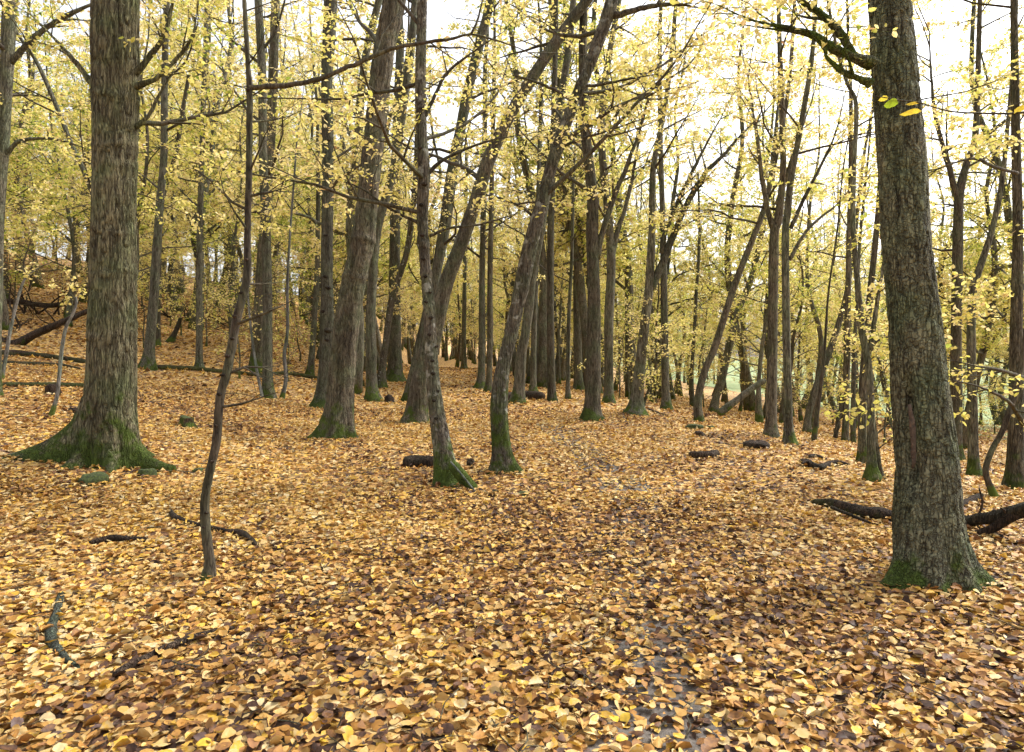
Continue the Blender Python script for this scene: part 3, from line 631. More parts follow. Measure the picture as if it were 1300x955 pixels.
T('grey tree at the left border with a dark bough reaching towards the buttressed oak', [(-12, 470, 26), (-8, 400, 20), (-4, 300, 17), (1, 220, 16), (5, 168, 16), (9, 84, 17), (13, 0, 18)], M_BARK, 16, (8, 3.4, 13, 3.0), sides=26, ds=0.05, moss=0.3, depth=10.5,
  limbs=[[(14, 80, 8), (30, 62, 8), (50, 42, 7), (67, 30, 7), (92, 16, 6), (116, 6, 5), (150, -12, 4)], [(4, 205, 8), (14, 188, 6), (30, 178, 5), (60, 176, 4), (90, 182, 3), (112, 190, 2)]])
T('thin grey stem slanting across behind the buttressed oak', [(150, 470, 12), (146, 400, 9), (135, 300, 7), (112, 231, 7), (90, 181, 7), (70, 131, 6.5), (47, 80, 6), (23, 44, 5), (0, 0, 4)], M_BARK, 9, (8, 3.0, 8, 2.2), moss=0.2, depth=11.0)
T('slightly curved trunk with green mossy foot, on the slope right of the buttressed oak', [(187, 470, 26), (189, 450, 17), (191, 425, 14), (196, 370, 13), (198, 330, 12), (203, 260, 11), (208, 200, 10), (209, 100, 9), (212, 0, 8)], M_BARK, 18, (9, 3.8, 16, 3.0), moss=0.45)
T('straight slim trunk with an orange knot, standing at the thin log on the slope', [(253, 470, 16), (253, 455, 10), (253, 400, 9), (253, 336, 8.5), (255, 240, 8), (258, 134, 7), (262, 20, 6)], M_BARK, 17, (9, 3.5, 15, 2.8), moss=0.2)
T('dark slanting young trunk rising from behind the curved mossy-footed trunk', [(200, 440, 9), (201, 380, 7), (205, 262, 7), (222, 200, 6.5), (232, 140, 6), (240, 96, 5)], M_TWIG, 9, (8, 3, 8, 2.2), name='young_tree', moss=0.2)
T('short leaning trunk in the gap beside the straight knotted grey trunk', [(393, 478, 13), (396, 450, 9), (400, 389, 8), (403, 330, 7), (404, 240, 6)], M_BARK, 13, (8, 3.4, 12, 2.6), moss=0.25)
T('thin kinked sapling with a mossy toe, right of the slim grey trunk', [(358, 506, 8), (363, 482, 5), (361, 450, 5), (365, 420, 4.5), (365, 360, 4), (368, 300, 3.5), (374, 220, 3)], M_GREYWOOD, 8, (7, 2.6, 7, 1.8), name='sapling', cat='sapling', moss=0.15)
T('pole trunk of a twin pair by the path, the one with a spreading root', [(610, 494, 20), (611, 475, 11), (612, 420, 10), (612, 353, 9), (614, 250, 8), (616, 120, 7)], M_BARK, 16, (8, 4, 14, 2.8), moss=0.25)
T('pole trunk of a twin pair by the path, the one without a root', [(620, 498, 13), (621, 475, 9), (622, 420, 9), (622, 353, 8), (624, 250, 7), (627, 120, 6)], M_BARKB, 16, (8, 4, 14, 2.8), moss=0.2)
T('small grey trunk where the path disappears into the wood', [(589, 469, 11), (589, 455, 8), (589, 420, 7), (590, 340, 6), (592, 200, 5)], M_BARK, 17, (8, 5, 15, 3.0), moss=0.3, leaf=0.1)
T('leaning trunk bending away right beyond the close pair of straight trunks', [(1025, 552, 14), (1025, 535, 10), (1029, 515, 10), (1037, 490, 11), (1052, 449, 10), (1062, 420, 9), (1075, 370, 7), (1085, 300, 6)], M_BARK, 12, (9, 3, 11, 2.6), moss=0.25, depth=19)
T('thin dark stem in front of the leaning trunk beyond the close pair', [(1033, 561, 8), (1038, 520, 6), (1042, 490, 5), (1047, 440, 4), (1052, 370, 3)], M_TWIG, 8, (7, 2.5, 7, 1.8), name='young_tree', moss=0.2)
T('upright trunk on the crest, partner to a slanting stem that crosses its foot', [(1073, 556, 11), (1074, 520, 9), (1075, 460, 9), (1076, 400, 8), (1078, 300, 7), (1080, 200, 6)], M_BARKB, 14, (9, 3.4, 13, 2.8), moss=0.25, depth=16,
  limbs=[[(1060, 556, 6), (1066, 525, 6), (1074, 490, 5)]])
T('thin bluish-grey trunk on the crest next to the upright trunk', [(1083, 558, 8), (1083, 520, 6.5), (1084, 460, 6), (1087, 400, 5), (1092, 300, 4)], M_BARK, 12, (8, 3.4, 11, 2.4), moss=0.2, depth=17)
T('bare pale crooked sapling in front of the fallen trunk on the slope', [(65, 529, 7), (72, 505, 5), (76, 470, 5), (79, 440, 5), (84, 415, 4.5), (92, 400, 4), (97, 385, 3.5), (96, 377, 3)], M_GREYWOOD, 2.2, None, name='sapling', cat='sapling', moss=0.12, limbs=[[(97, 385, 3), (92, 376, 2), (86, 372, 1.5)]])
T('bare thin sapling with a wavy forked top, left of the pale crooked sapling', [(2, 482, 6), (8, 450, 5), (13, 420, 4.5), (20, 390, 4), (28, 362, 3.5), (36, 350, 3), (60, 335, 2.5), (100, 325, 2)], M_GREYWOOD, 3, None, name='sapling', cat='sapling', moss=0.1, limbs=[[(34, 352, 2.5), (30, 335, 2), (36, 315, 2), (40, 300, 1.5)]])
T('leafless hair-thin sapling standing between the crooked sapling and the slim grey trunk', [(333, 505, 4.5), (326, 470, 4), (320, 430, 3.5), (316, 390, 3), (313, 345, 3), (311, 320, 2)], M_GREYWOOD, 2.4, None, name='sapling', cat='sapling', moss=0.0)
T('short bent snag leaning on the brown slope', [(216, 435, 12), (221, 425, 8), (226, 414, 7), (229, 404, 5)], M_TWIG, 1.2, None, name='snag', cat='dead tree', moss=0.2)

def knots(root, foot, d, items, mat):
    for k, (px, py, w_, out) in enumerate(items):
        c = at(px, py, d) - foot; c[1] -= out; rad = w_ / 2 / F * d
        n, m = 9, 6
        a = np.linspace(0, 2 * PI, n, endpoint=False)[None]; b = np.linspace(-PI / 2 + .2, PI / 2 - .2, m)[:, None]
        rr = rad * (1 + 0.35 * (vnoise(np.cos(a) * 2 + k, np.sin(a) * 2, b, k) - .5))
        V = np.stack([rr * np.cos(b) * np.cos(a) * 1.15, rr * np.sin(b) * 0.8 + 0 * a, rr * np.cos(b) * np.sin(a) * 0.75], -1).reshape(-1, 3) + c
        i = np.arange(m - 1)[:, None] * n; j = np.arange(n)[None]; j2 = (j + 1) % n
        Q = np.stack([i + j, i + n + j, i + n + j2, i + j2], -1).reshape(-1, 4)
        o = obj('knot', make_mesh('knot', V, Q, smooth=True), mat, root); o['moss'] = 0.0
knots(tk, tk_foot, tk_d, [(552, 508, 5, .085), (557, 496, 4, .06), (551, 474, 6, .075), (550, 458, 5, .07), (555, 440, 4, .04), (546, 425, 5, .068), (548, 404, 6, .066), (542, 384, 5, .066), (547, 372, 4, .06), (541, 352, 5, .064), (538, 330, 5, .062), (537, 300, 6, .062), (536, 262, 6, .064), (540, 236, 7, .066), (534, 190, 5, .062), (535, 140, 5, .06), (555, 530, 5, .095), (561, 545, 4, .08)], M_DEAD)
knots(kn, kn_foot, kn_d, [(415, 352, 6, .12), (418, 366, 7, .12), (412, 396, 6, .13), (418, 420, 9, .13), (417, 432, 6, .13), (415, 300, 5, .12), (413, 240, 6, .12), (419, 180, 5, .11)], M_DEAD)

knots(sap, sap_foot, sap_d, [(265, 650, 5, .03), (261, 668, 4, .03), (272, 585, 5, .028), (276, 540, 5, .028), (281, 500, 6, .03), (285, 476, 6, .03), (291, 452, 7, .03), (297, 430, 6, .028), (300, 402, 6, .028), (308, 372, 5, .025), (314, 330, 5, .022), (315, 260, 4, .02), (316, 116, 6, .015)], M_DEAD)

# the oak's split: a strip of bare wood in the scar
for k in range(1):
    zz = np.linspace(0.95, 1.32, 9); mb = MB()
    d = oak_r_d
    strip = np.array([at(1145 + 5 * math.sin(q * 2.2), 512 + q * 80, d) - oak_r_foot for q in np.linspace(0, 1, 9)])
    strip[:, 1] -= 0.085
    mb.tube(strip, 0.02 * np.sin(np.linspace(0.5, 2.9, 9)) ** .7, 10, rough=0.5, seed=4)
    for q_ in (mb.V[0],): q_[:, 1] = strip[:, 1].mean() + (q_[:, 1] - strip[:, 1].mean()) * 0.35
    o = obj('exposed_wood', mb.mesh('exposed_wood'), M_STRIPPED, oak_r); o['label'] = 'strip of reddish bare wood in the split bark'

# ------------------------------------------------------------------ background wood: a few grown trees, copied
def proto(kind, seed):
    """returns (trunk mesh, crown mesh)"""
    global rng
    keep, rng = rng, np.random.default_rng(seed)
    sites, mb = [], MB()
    cfg = dict(CFG)
    if kind == 'tall':
        H, r0, lo, nb, bl = 17 * rng.uniform(.9, 1.1), 0.17, 3.2, 24, 3.8; cfg.update(lpm=58, den=(2.5, 3.8)); leaf, mu = 0.105, 0.58
    elif kind == 'under':
        H, r0, lo, nb, bl = 8.5 * rng.uniform(.85, 1.15), 0.075, 1.3, 28, 2.8; cfg.update(lpm=58, den=(2.4, 3.8), trop=(0.02, 0.0, -0.02)); leaf, mu = 0.088, 0.50
    elif kind == 'bush':
        H, r0, lo, nb, bl = 3.0 * rng.uniform(.85, 1.2), 0.03, 0.3, 14, 1.5; cfg.update(lpm=26, den=(2.6, 3.6)); leaf, mu = 0.08, 0.42
    else:   # pole: bare far trunk with a high thin crown
        H, r0, lo, nb, bl = 16 * rng.uniform(.9, 1.1), 0.12, 5.0, 16, 3.0; cfg.update(lpm=52, den=(2.2, 3.2)); leaf, mu = 0.105, 0.60
    n = 9
    ax = np.zeros((n, 3)); ax[:, 2] = np.linspace(-0.2, H, n)
    ax[1:, :2] = np.cumsum(rng.normal(size=(n - 1, 2)) * H * 0.014, 0) + np.outer(np.linspace(0, 1, n - 1), rng.normal(size=2) * H * 0.05)
    R = r0 * np.linspace(1, 0.15, n); R[0] *= 1.8; R[1] = R[1] * 1.02
    c = catmull(np.column_stack([ax, R]), 26)
    mb.tube(c[:, :3], c[:, 3], 9, rough=0.12, seed=seed)
    for q in range(nb):
        f = (q + rng.random()) / nb; z = lo + (H * 0.97 - lo) * f
        k = int(np.clip(np.searchsorted(c[:, 2], z), 1, len(c) - 1))
        az, el = rng.uniform(0, 2 * PI), rng.uniform(0.0, 0.8)
        D = np.array([math.cos(az) * math.cos(el), math.sin(az) * math.cos(el), math.sin(el)])
        grow(mb, sites, c[k, :3], D, bl * (1.1 - 0.55 * f) * rng.uniform(.6, 1.2), max(0.012, c[k, 3] * 0.4), 0, cfg, 2)
    out = (mb.mesh('trunk'), leaves_from_sites('crown', sites, leaf, {'tall': (.58, .66, .48, .34), 'pole': (.6, .68, .5), 'under': (.52, .40, .62, .55, .26), 'bush': (.36, .86, .5)}[kind][seed % 10], 0.14, False, None))
    rng = keep
    return out

PROTO = {k: [proto(k, 100 + 10 * i + s) for s in range(n)] for i, (k, n) in enumerate((('tall', 4), ('pole', 3), ('under', 5), ('bush', 3)))}
for k in PROTO:
    for s, (tm, cm) in enumerate(PROTO[k]):
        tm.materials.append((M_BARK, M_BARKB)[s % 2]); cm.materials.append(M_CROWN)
HUE = {'tall': ('golden-yellow', 'pale straw-yellow', 'yellow', 'green-tinged'), 'pole': ('golden', 'straw-coloured', 'yellow'),
       'under': ('yellow', 'olive-yellow', 'straw-yellow', 'gold-yellow', 'green'), 'bush': ('olive', 'brown', 'yellow')}
KIND = {'tall': ('forest_tree', 'tall straight tree with a {} crown', 'tree', 'tall trees with {} crowns'),
        'pole': ('forest_tree', 'thin pole tree with {} foliage only high up', 'tree', 'pole trees with {} foliage'),
        'under': ('understorey_tree', 'small low-branched tree hung with {} leaves', 'tree', 'small trees with {} leaves'),
        'bush': ('shrub', 'twiggy shrub with sparse {} leaves', 'shrub', 'shrubs with {} leaves')}
def zone(x, y):
    z = float(ground_z(x, y))
    if z > 0.7: return 'on the rising slope' if y < 40 else 'at the top of the rising slope'
    if z < -0.6: return 'below the crest towards the meadow' if y < 55 else 'beyond the meadow'
    return 'on the level ground beside the path' if y < 45 else 'where the path ends in the wood'
count = {}
def plant(kind, x, y, s, rot):
    v = RD.randrange(len(PROTO[kind])); tm, cm = PROTO[kind][v]
    nm, lab, cat, grp = KIND[kind]; zn = zone(x, y); hue = HUE[kind][v]
    root = thing(nm, lab.format(hue) + ', ' + zn, cat, (x, y, float(ground_z(x, y))), grp.format(hue) + ' ' + zn)
    root.rotation_euler = (0, 0, rot); root.scale = (s, s, s)
    tr = obj('trunk', tm, None, root); tr['moss'] = 0.3
    obj('crown', cm, None, root, kind='stuff')
    NTREE.append((x, y)); count[kind] = count.get(kind, 0) + 1

def scatter(kind, n, dmin, dmax, amin, amax, gap, smin=0.85, smax=1.2, pathgap=2.2, power=0.6):
    done = tries = 0
    while done < n and tries < n * 60:
        tries += 1
        d = dmin + (dmax - dmin) * RD.random() ** power; a = RD.uniform(amin, amax); x = a * d
        if abs(x - float(path_x(d))) < pathgap and d < 52: continue
        if min((x - p) ** 2 + (d - q) ** 2 for p, q in NTREE) < gap * gap: continue
        plant(kind, x, d, RD.uniform(smin, smax), RD.uniform(0, 6.28)); done += 1

scatter('under', 14, 19, 28, -0.85, -0.25, 1.4)
scatter('under', 30, 24, 46, -0.85, 0.30, 1.8, pathgap=1.8)
scatter('under', 18, 20, 44, 0.10, 0.85, 2.0, 0.9, 1.3)
scatter('tall', 40, 20, 48, -0.85, 0.12, 2.0)
scatter('tall', 40, 46, 95, -0.85, 0.45, 2.6, 0.9, 1.4, pathgap=1.0)
scatter('tall', 26, 21, 60, 0.03, 0.85, 2.4)
scatter('tall', 7, 24, 40, 0.03, 0.4, 2.2, 1.2, 1.55)
scatter('pole', 60, 26, 70, -0.6, 0.5, 1.1, 0.8, 1.2, pathgap=1.6)
scatter('bush', 44, 17, 34, -0.85, -0.25, 0.8)
scatter('bush', 30, 18, 42, 0.1, 0.8, 0.8, 0.9, 1.3)
scatter('bush', 40, 50, 76, -0.4, 0.2, 0.8, 1.0, 1.6, pathgap=0.0)
scatter('under', 30, 54, 80, -0.25, 0.2, 1.4, 1.1, 1.5, pathgap=0.0)
scatter('under', 26, 66, 125, -0.1, 0.3, 1.8, 1.3, 1.8, pathgap=0.0)
scatter('under', 46, 42, 95, -0.85, 0.12, 1.8, 0.9, 1.4, pathgap=0.0)
scatter('tall', 16, 60, 100, -0.4, 0.1, 2.0, 1.0, 1.4, pathgap=0.0)
scatter('under', 16, 66, 110, -0.22, 0.02, 1.6, 1.1, 1.6, pathgap=0.0)
scatter('pole', 30, 60, 110, -0.25, 0.05, 0.9, 0.9, 1.3, pathgap=0.0)
# the wood's far rim beyond the meadow
scatter('tall', 22, 80, 125, 0.25, 0.9, 3.0, 1.0, 1.5, power=1.0)
scatter('under', 16, 70, 115, 0.2, 0.9, 2.5, 1.1, 1.7, power=1.0)

# ------------------------------------------------------------------ dead wood on the ground
def log(name, label, cat, pts, mat, sides=14, lift=0.45, rough=0.16, moss=0.0, stubs=(), group=None, seed=1, depthless=True):
    """pts: photo pixels (x, y, width[, depth, absolute]) of a piece lying on the ground"""
    P, R = [], []
    for q in pts:
        if len(q) > 3:
            p = at(q[0], q[1], q[3])
        else:
            p = hit(q[0], q[1])
        r = q[2] / 2 / F * p[1]
        if len(q) <= 3: p = p + np.array([0, 0, r * lift + 0.02])
        P.append(p); R.append(r)
    o0 = P[0].copy(); P = np.array(P) - o0
    c = catmull(np.column_stack([P, R]), max(10, len(P) * 6))
    c[:, :3] += rng.normal(size=(len(c), 3)) * c[:, 3:4] * 0.04
    c[0, 3] *= 0.55; c[-1, 3] *= 0.5
    mb = MB(); mb.tube(c[:, :3], c[:, 3], sides, rough=rough, seed=seed)
    root = thing(name, label, cat, o0, group)
    o = obj('stem', mb.mesh('stem'), mat, root); o['moss'] = float(moss)
    for st in stubs:
        sp = [at(q[0], q[1], q[3]) - o0 for q in st]; sr = [q[2] / 2 / F * q[3] for q in st]
        cc = catmull(np.column_stack([np.array(sp), np.array(sr)]), max(6, 4 * len(st)))
        mb = MB(); mb.tube(cc[:, :3], cc[:, 3], 7, rough=rough, seed=seed + 3)
        s_ = obj('branch', mb.mesh('branch'), mat, root); s_['moss'] = float(moss)
    return root

dR = hit(1080, 660)[1]
log('fallen_bough', 'dark fallen bough passing behind the cracked leaning oak, moss along its top', 'fallen branch',
    [(1030, 642, 9), (1060, 648, 14), (1090, 657, 17), (1130, 663, 18), (1180, 668, 16, 5.75), (1222, 662, 14, 5.55), (1250, 659, 15, 5.35), (1275, 655, 17, 5.2), (1315, 641, 18, 5.0)], M_DEAD, moss=0.025, seed=7, rough=.28,
    stubs=[[(1292, 652, 12, 5.1), (1265, 668, 12, 5.2), (1240, 679, 11, 5.3), (1215, 682, 9, 5.4)], [(1243, 678, 10, 5.3), (1270, 684, 11, 5.2), (1305, 697, 11, 5.0)],
           [(1055, 644, 4, 5.95), (1085, 656, 4, 5.75), (1105, 664, 3, 5.6)], [(1238, 664, 3, 5.4), (1247, 640, 2.5, 5.4), (1243, 620, 2, 5.4)], [(1275, 668, 3, 5.2), (1276, 650, 3, 5.15), (1270, 645, 2, 5.15)], [(1240, 665, 2.5, 5.4), (1252, 686, 2, 5.3), (1258, 700, 1.5, 5.25)]])
log('fallen_branch', 'short reddish broken branch end behind the cracked leaning oak', 'fallen branch', [(1215, 648, 8), (1232, 640, 9), (1247, 633, 8)], M_DEAD, moss=0.0)
log('fallen_branch', 'forked black branch lying on the leaves right of the close pair of trunks', 'fallen branch', [(1016, 588, 5), (1026, 592, 9), (1040, 597, 8), (1060, 591, 7), (1079, 594, 5)], M_DEAD, stubs=[[(1030, 594, 6, hit(1030, 594)[1]), (1025, 586, 4, hit(1030, 594)[1] - .02), (1018, 588, 3, hit(1030, 594)[1] - .1)]])
log('fallen_branch', 'small black stick just behind the forked black branch', 'fallen branch', [(1027, 583, 5), (1036, 582, 5), (1050, 586, 3)], M_DEAD)
log('fallen_log', 'short dark log lying out in the open leaves beside the path', 'log', [(875, 580, 6), (885, 582, 9), (900, 582, 10), (911, 579, 8)], M_DEAD, lift=0.6)
log('fallen_log', 'short dark log butting against the moss-wrapped foot of the slender tree', 'log', [(512, 594, 14), (530, 593, 15), (560, 596, 15)], M_DEAD, lift=0.7, sides=18)
dk = hit(600, 622)[1]
log('fallen_branch', 'mossy broken limb propped on the foot of the slender knotted tree', 'fallen branch', [(574, 590, 14, dk + .15), (588, 606, 15, dk + .05), (604, 622, 13, dk)], M_DEAD, moss=0.5)
log('fallen_stick', 'thin pale stick leaning across the mossy broken limb', 'stick', [(572, 586, 2.5, dk + .02), (588, 605, 2.5, dk - .06), (604, 625, 2.5, dk - .08)], M_GREYWOOD)
log('fallen_log', 'dark log lying behind the two leaning trunks, with a round sawn end', 'log', [(640, 508, 10), (665, 507, 11), (691, 508, 12)], M_DEAD, lift=0.7, sides=16)
log('fallen_log', 'thin mossy log with a black clod in the middle, left of the buttressed oak', 'log', [(-10, 491, 5), (30, 491, 6), (70, 491, 6), (112, 493, 7)], M_DEAD, moss=0.035)
log('fallen_log', 'long dark log at the foot of the slope, nearest the fallen trunk', 'log', [(-10, 452, 8), (20, 452, 9), (60, 456, 8), (115, 463, 7)], M_DEAD, moss=0.02)
log('fallen_log', 'thin broken log parallel to the long dark log on the slope', 'log', [(-10, 461, 4), (40, 464, 5), (75, 465, 4), (103, 471, 4)], M_DEAD, moss=0.01)
dF = hit(20, 437)[1]
log('fallen_tree', 'fallen trunk with its root plate on the ground and its top propped on the slope', 'fallen tree', [(2, 440, 14, dF), (20, 437, 12, dF), (45, 424, 10, dF), (75, 411, 8, dF), (115, 393, 6, dF + .3)], M_DEAD, moss=0.1,
    stubs=[[(-8, 430, 14, dF), (4, 438, 18, dF), (8, 446, 10, dF)], [(18, 440, 10, dF), (24, 448, 8, dF - .1), (30, 459, 5, dF - .3)]])
log('fallen_branch', 'dark horizontal fallen branch high on the brown slope', 'fallen branch', [(0, 382, 7, 24), (30, 384, 7, 24), (60, 388, 6, 24), (100, 384, 5, 24.5)], M_DEAD)
log('fallen_log', 'long thin log running along the slope between several trunk feet', 'log', [(196, 469, 7), (240, 470, 6), (270, 473, 6), (300, 475, 5), (330, 478, 5), (365, 476, 5), (412, 484, 5)], M_DEAD, moss=0.03)
log('fallen_branch', 'lichen-covered crooked branch half sunk in the leaves', 'fallen branch', [(80, 758, 9), (72, 785, 11), (64, 812, 13), (78, 838, 11), (100, 858, 8)], M_LICHEN, seed=3, rough=0.3, moss=0.0)
log('fallen_branch', 'slightly curved dark branch lying on the leaves, with side twigs', 'fallen branch', [(145, 868, 11), (180, 848, 10), (215, 830, 9), (250, 816, 8), (298, 804, 6)], M_DEAD, lift=0.9,
    stubs=[[(262, 813, 6, hit(262, 813)[1]), (285, 820, 6, hit(285, 822)[1]), (308, 833, 5, hit(308, 835)[1])], [(185, 848, 6, hit(185, 848)[1]), (215, 858, 5, hit(215, 860)[1]), (238, 862, 4, hit(238, 864)[1])]])
log('fallen_stick', 'dark bent stick lying between the oak and the crooked sapling', 'stick', [(113, 695, 6), (140, 690, 8), (160, 690, 7), (193, 691, 5)], M_DEAD, lift=0.8)
log('fallen_stick', 'dark stick with an upturned tip behind the crooked sapling', 'stick', [(215, 652, 5), (222, 662, 7), (238, 668, 6), (256, 673, 6), (290, 680, 6), (308, 684, 8), (325, 697, 6)], M_DEAD, lift=0.8)
log('fallen_branch', 'leaning dead stem tilted over the crest behind the second bowed trunk', 'fallen branch', [(912, 526, 10, 19), (930, 512, 9, 19), (950, 497, 8, 19), (972, 482, 7, 19)], M_BARK, moss=0.2)
log('fallen_stick', 'thin stick in the leaves by the roots of the sinuous forked trunk', 'stick', [(822, 521, 3), (835, 526, 3), (848, 530, 3)], M_DEAD)

def brush(label, px, py, n, L, seed):
    global rng
    keep, rng = rng, np.random.default_rng(seed)
    p = hit(px, py); root = thing('brushwood', label, 'brushwood', p)
    cfg = dict(CFG); cfg.update(wob=0.2, trop=(0.0, 0.0, 0.0), den=(2.6, 3.5), lpm=0)
    for k in range(n):
        az, el = rng.uniform(0, 2 * PI), rng.uniform(0.05, 0.9)
        mb = MB(); D = np.array([math.cos(az) * math.cos(el), 0.6 * math.sin(az) * math.cos(el), math.sin(el)])
        grow(mb, [], np.array([rng.normal() * .5, rng.normal() * .3, 0.02]), D, L * rng.uniform(.5, 1.2), 0.035 * rng.uniform(.5, 1.2), 0, cfg, 2)
        o = obj('branch', mb.mesh('branch'), M_DEAD, root); o['moss'] = 0.0
    rng = keep
brush('bare tangle of dark branches behind the propped fallen trunk', 50, 400, 9, 2.6, 61)
brush('bare dark brushwood heaped between the curved and the slim trunks on the slope', 228, 405, 11, 2.8, 62)
brush('loose dark brushwood on the slope behind the broad brown trunk', 292, 415, 9, 2.6, 63)
brush('low dark brushwood at the top of the slope beside the left border tree', 20, 415, 7, 2.2, 64)

def lump(name, label, cat, px, py, w_px, h_px, mat, seed, flat=1.0, group=None):
    p = hit(px, py); s = p[1] / F
    n, m = 20, 11
    a = np.linspace(0, 2 * PI, n, endpoint=False)[None]; b = np.linspace(-0.35, PI / 2 - 0.05, m)[:, None]
    r = 1 + 0.5 * (vnoise(np.cos(a) * np.cos(b) * 1.7 + seed, np.sin(a) * np.cos(b) * 1.7, np.sin(b) * 1.7, seed) - 0.5) + 0.25 * (vnoise(np.cos(a) * 4 + seed, np.sin(a) * 4, b * 4, seed) - 0.5)
    prof = np.cos(b) ** 0.55
    V = np.stack([w_px * s / 2 * r * prof * np.cos(a), w_px * s / 2 * r * prof * np.sin(a), h_px * s * np.sin(b) ** flat * r if flat != 1 else h_px * s * np.sin(b) * r], -1)
    i = np.arange(m - 1)[:, None] * n; j = np.arange(n)[None]; j2 = (j + 1) % n
    Q = np.stack([i + j, i + j2, i + n + j2, i + n + j], -1).reshape(-1, 4)
    Vf = V.reshape(-1, 3); Vf = np.vstack([Vf, Vf[-n:].mean(0)])
    tq = np.stack([(m - 1) * n + np.arange(n), (m - 1) * n + (np.arange(n) + 1) % n, np.full(n, m * n)], -1)
    o = obj(name, make_mesh(name, Vf, Q, tq, smooth=True), mat, loc=(p[0], p[1] + w_px * s / 2, float(ground_z(p[0], p[1] + w_px * s / 2))))
    o['moss'] = 0.02
    return tag(o, label, cat, group)

def stump(name, label, px, py, w_px, h_px, seed, mat=M_DEAD, moss=0.25):
    p = hit(px, py); s = p[1] / F; r = w_px * s / 2; h = h_px * s
    c = np.array([p[0], p[1] + r, float(ground_z(p[0], p[1] + r))])
    P = np.array([[0, 0, -0.1], [0, 0, 0], [0, 0, h * .5], [0.01, 0, h]]); R = np.array([r * 1.05, r * 1.0, r * .85, r * .8])
    me, ax = trunk_mesh('stump_wood', P, R, 28, 0.02, seed=seed, flare=(0.25, h * .4), relief=0.01, lump=0.12)
    root = thing(name, label, 'stump', c)
    o = obj('stump_wood', me, mat, root); o['moss'] = moss
    mb = MB(); mb.tube(np.array([[0, 0, h - .015], [0.01, 0, h + .004]]), [r * .84, r * .70], 22, rough=.1, seed=seed)
    obj('cut_face', mb.mesh('cut_face'), M_MOSS, root)

stump('tree_stump', 'small dark mossy stump out in the leaves right of the buttressed oak', 232, 543, 20, 12, 5)
stump('tree_stump', 'square-topped bright mossy stump beside the thick reddish-brown leaning trunk', 455, 492, 13, 9, 8)
lump('earth_clod', 'black clod of earth on the thin mossy log', 'clod', 62, 501, 16, 13, M_DEAD, 3)
lump('earth_clod', 'low black clod just in front of the buttressed oak trunk, away from the log', 'clod', 92, 525, 18, 8, M_DEAD, 6)
lump('mossy_stone', 'flat mossy stone under the bowed trunk, largest of the heap', 'stone', 885, 546, 22, 6, M_MOSS, 4)
lump('dark_stone', 'dark stone under the bowed trunk in front of the flat mossy one', 'stone', 890, 555, 13, 7, M_DEAD, 9)
lump('mossy_stone', 'small green mossy stone right of the heap under the bowed trunk', 'stone', 902, 545, 13, 4, M_MOSS, 12)
lump('dark_stone', 'rounded dark stone behind the slender mossy-footed trunk', 'stone', 493, 512, 13, 9, M_DEAD, 14)
lump('root_heap', 'heap of brown earth and roots at the foot of the close pair of trunks', 'earth heap', 966, 571, 34, 9, M_DEAD, 15)
lump('mossy_stone', 'moss cushion on the leaves by the tip of the oak root', 'moss', 249, 601, 16, 5, M_MOSS, 17)
lump('mossy_stone', 'moss-covered hump at the front of the buttressed oak, larger of two', 'moss', 108, 619, 36, 12, M_MOSS, 18)
lump('mossy_stone', 'moss-covered hump at the front of the buttressed oak, smaller of two', 'moss', 181, 607, 22, 10, M_MOSS, 19)
lump('mossy_stone', 'low mossy hump in the leaves near the foot of the twisted trunk', 'moss', 664, 632, 18, 5, M_MOSS, 23)
lump('dark_stone', 'dark lump in the leaves between the two slender leaning trees', 'stone', 628, 629, 12, 5, M_DEAD, 25)
lump('dark_stone', 'dark upright stub behind the mossy broken limb', 'stone', 598, 593, 12, 8, M_DEAD, 27)

# a twig of hanging leaves reaching in from a tree beside the view
def leaf_blade(L, W, seed, teeth=7):
    r_ = random.Random(seed); n = teeth
    mid = [(L * k / n, 0.012 * math.sin(k * 0.8) * L * 4 + 0.05 * L * (k / n) ** 2) for k in range(n + 1)]
    V, Q = [], []
    for x, z in mid: V.append((x, 0, z))
    for sgn in (1, -1):
        b = len(V)
        for k, (x, z) in enumerate(mid):
            f = k / n; h = W / 2 * (math.sin(PI * f ** 0.8)) ** 0.75 if 0 < f < 1 else 0
            h *= 1 + 0.08 * (k % 2)
            V.append((x + 0.02 * L, sgn * h, z + 0.25 * h + r_.uniform(-.03, .03) * L))
        for k in range(n):
            q = (k, k + 1, b + k + 1, b + k); Q.append(q if sgn < 0 else q[::-1])
    return np.array(V), np.array(Q)

def flat_leaf_mat(name, col, trans=0.4):
    m, n, l, out = new_mat(name)
    tc = n.new('ShaderNodeTexCoord'); nz = n.new('ShaderNodeTexNoise'); nz.inputs['Scale'].default_value = 60; nz.inputs['Detail'].default_value = 4
    l.new(tc.outputs['Object'], nz.inputs['Vector'])
    r = ramp(n, [(0.3, tuple(v * 0.7 for v in col)), (0.65, tuple(min(1, v * 1.1) for v in col))]); l.new(nz.outputs[0], r.inputs[0])
    p = n.new('ShaderNodeBsdfPrincipled'); p.inputs['Roughness'].default_value = 0.45; l.new(r.outputs[0], p.inputs['Base Color'])
    t_ = n.new('ShaderNodeBsdfTranslucent'); l.new(r.outputs[0], t_.inputs[0])
    mx = n.new('ShaderNodeMixShader'); mx.inputs[0].default_value = trans
    l.new(p.outputs[0], mx.inputs[1]); l.new(t_.outputs[0], mx.inputs[2]); l.new(mx.outputs[0], out.inputs[0])
    return m
M_GREENLEAF = flat_leaf_mat('green_leaf', (0.30, 0.42, 0.03)); M_YELLOWLEAF = flat_leaf_mat('yellow_leaf', (0.70, 0.55, 0.06))

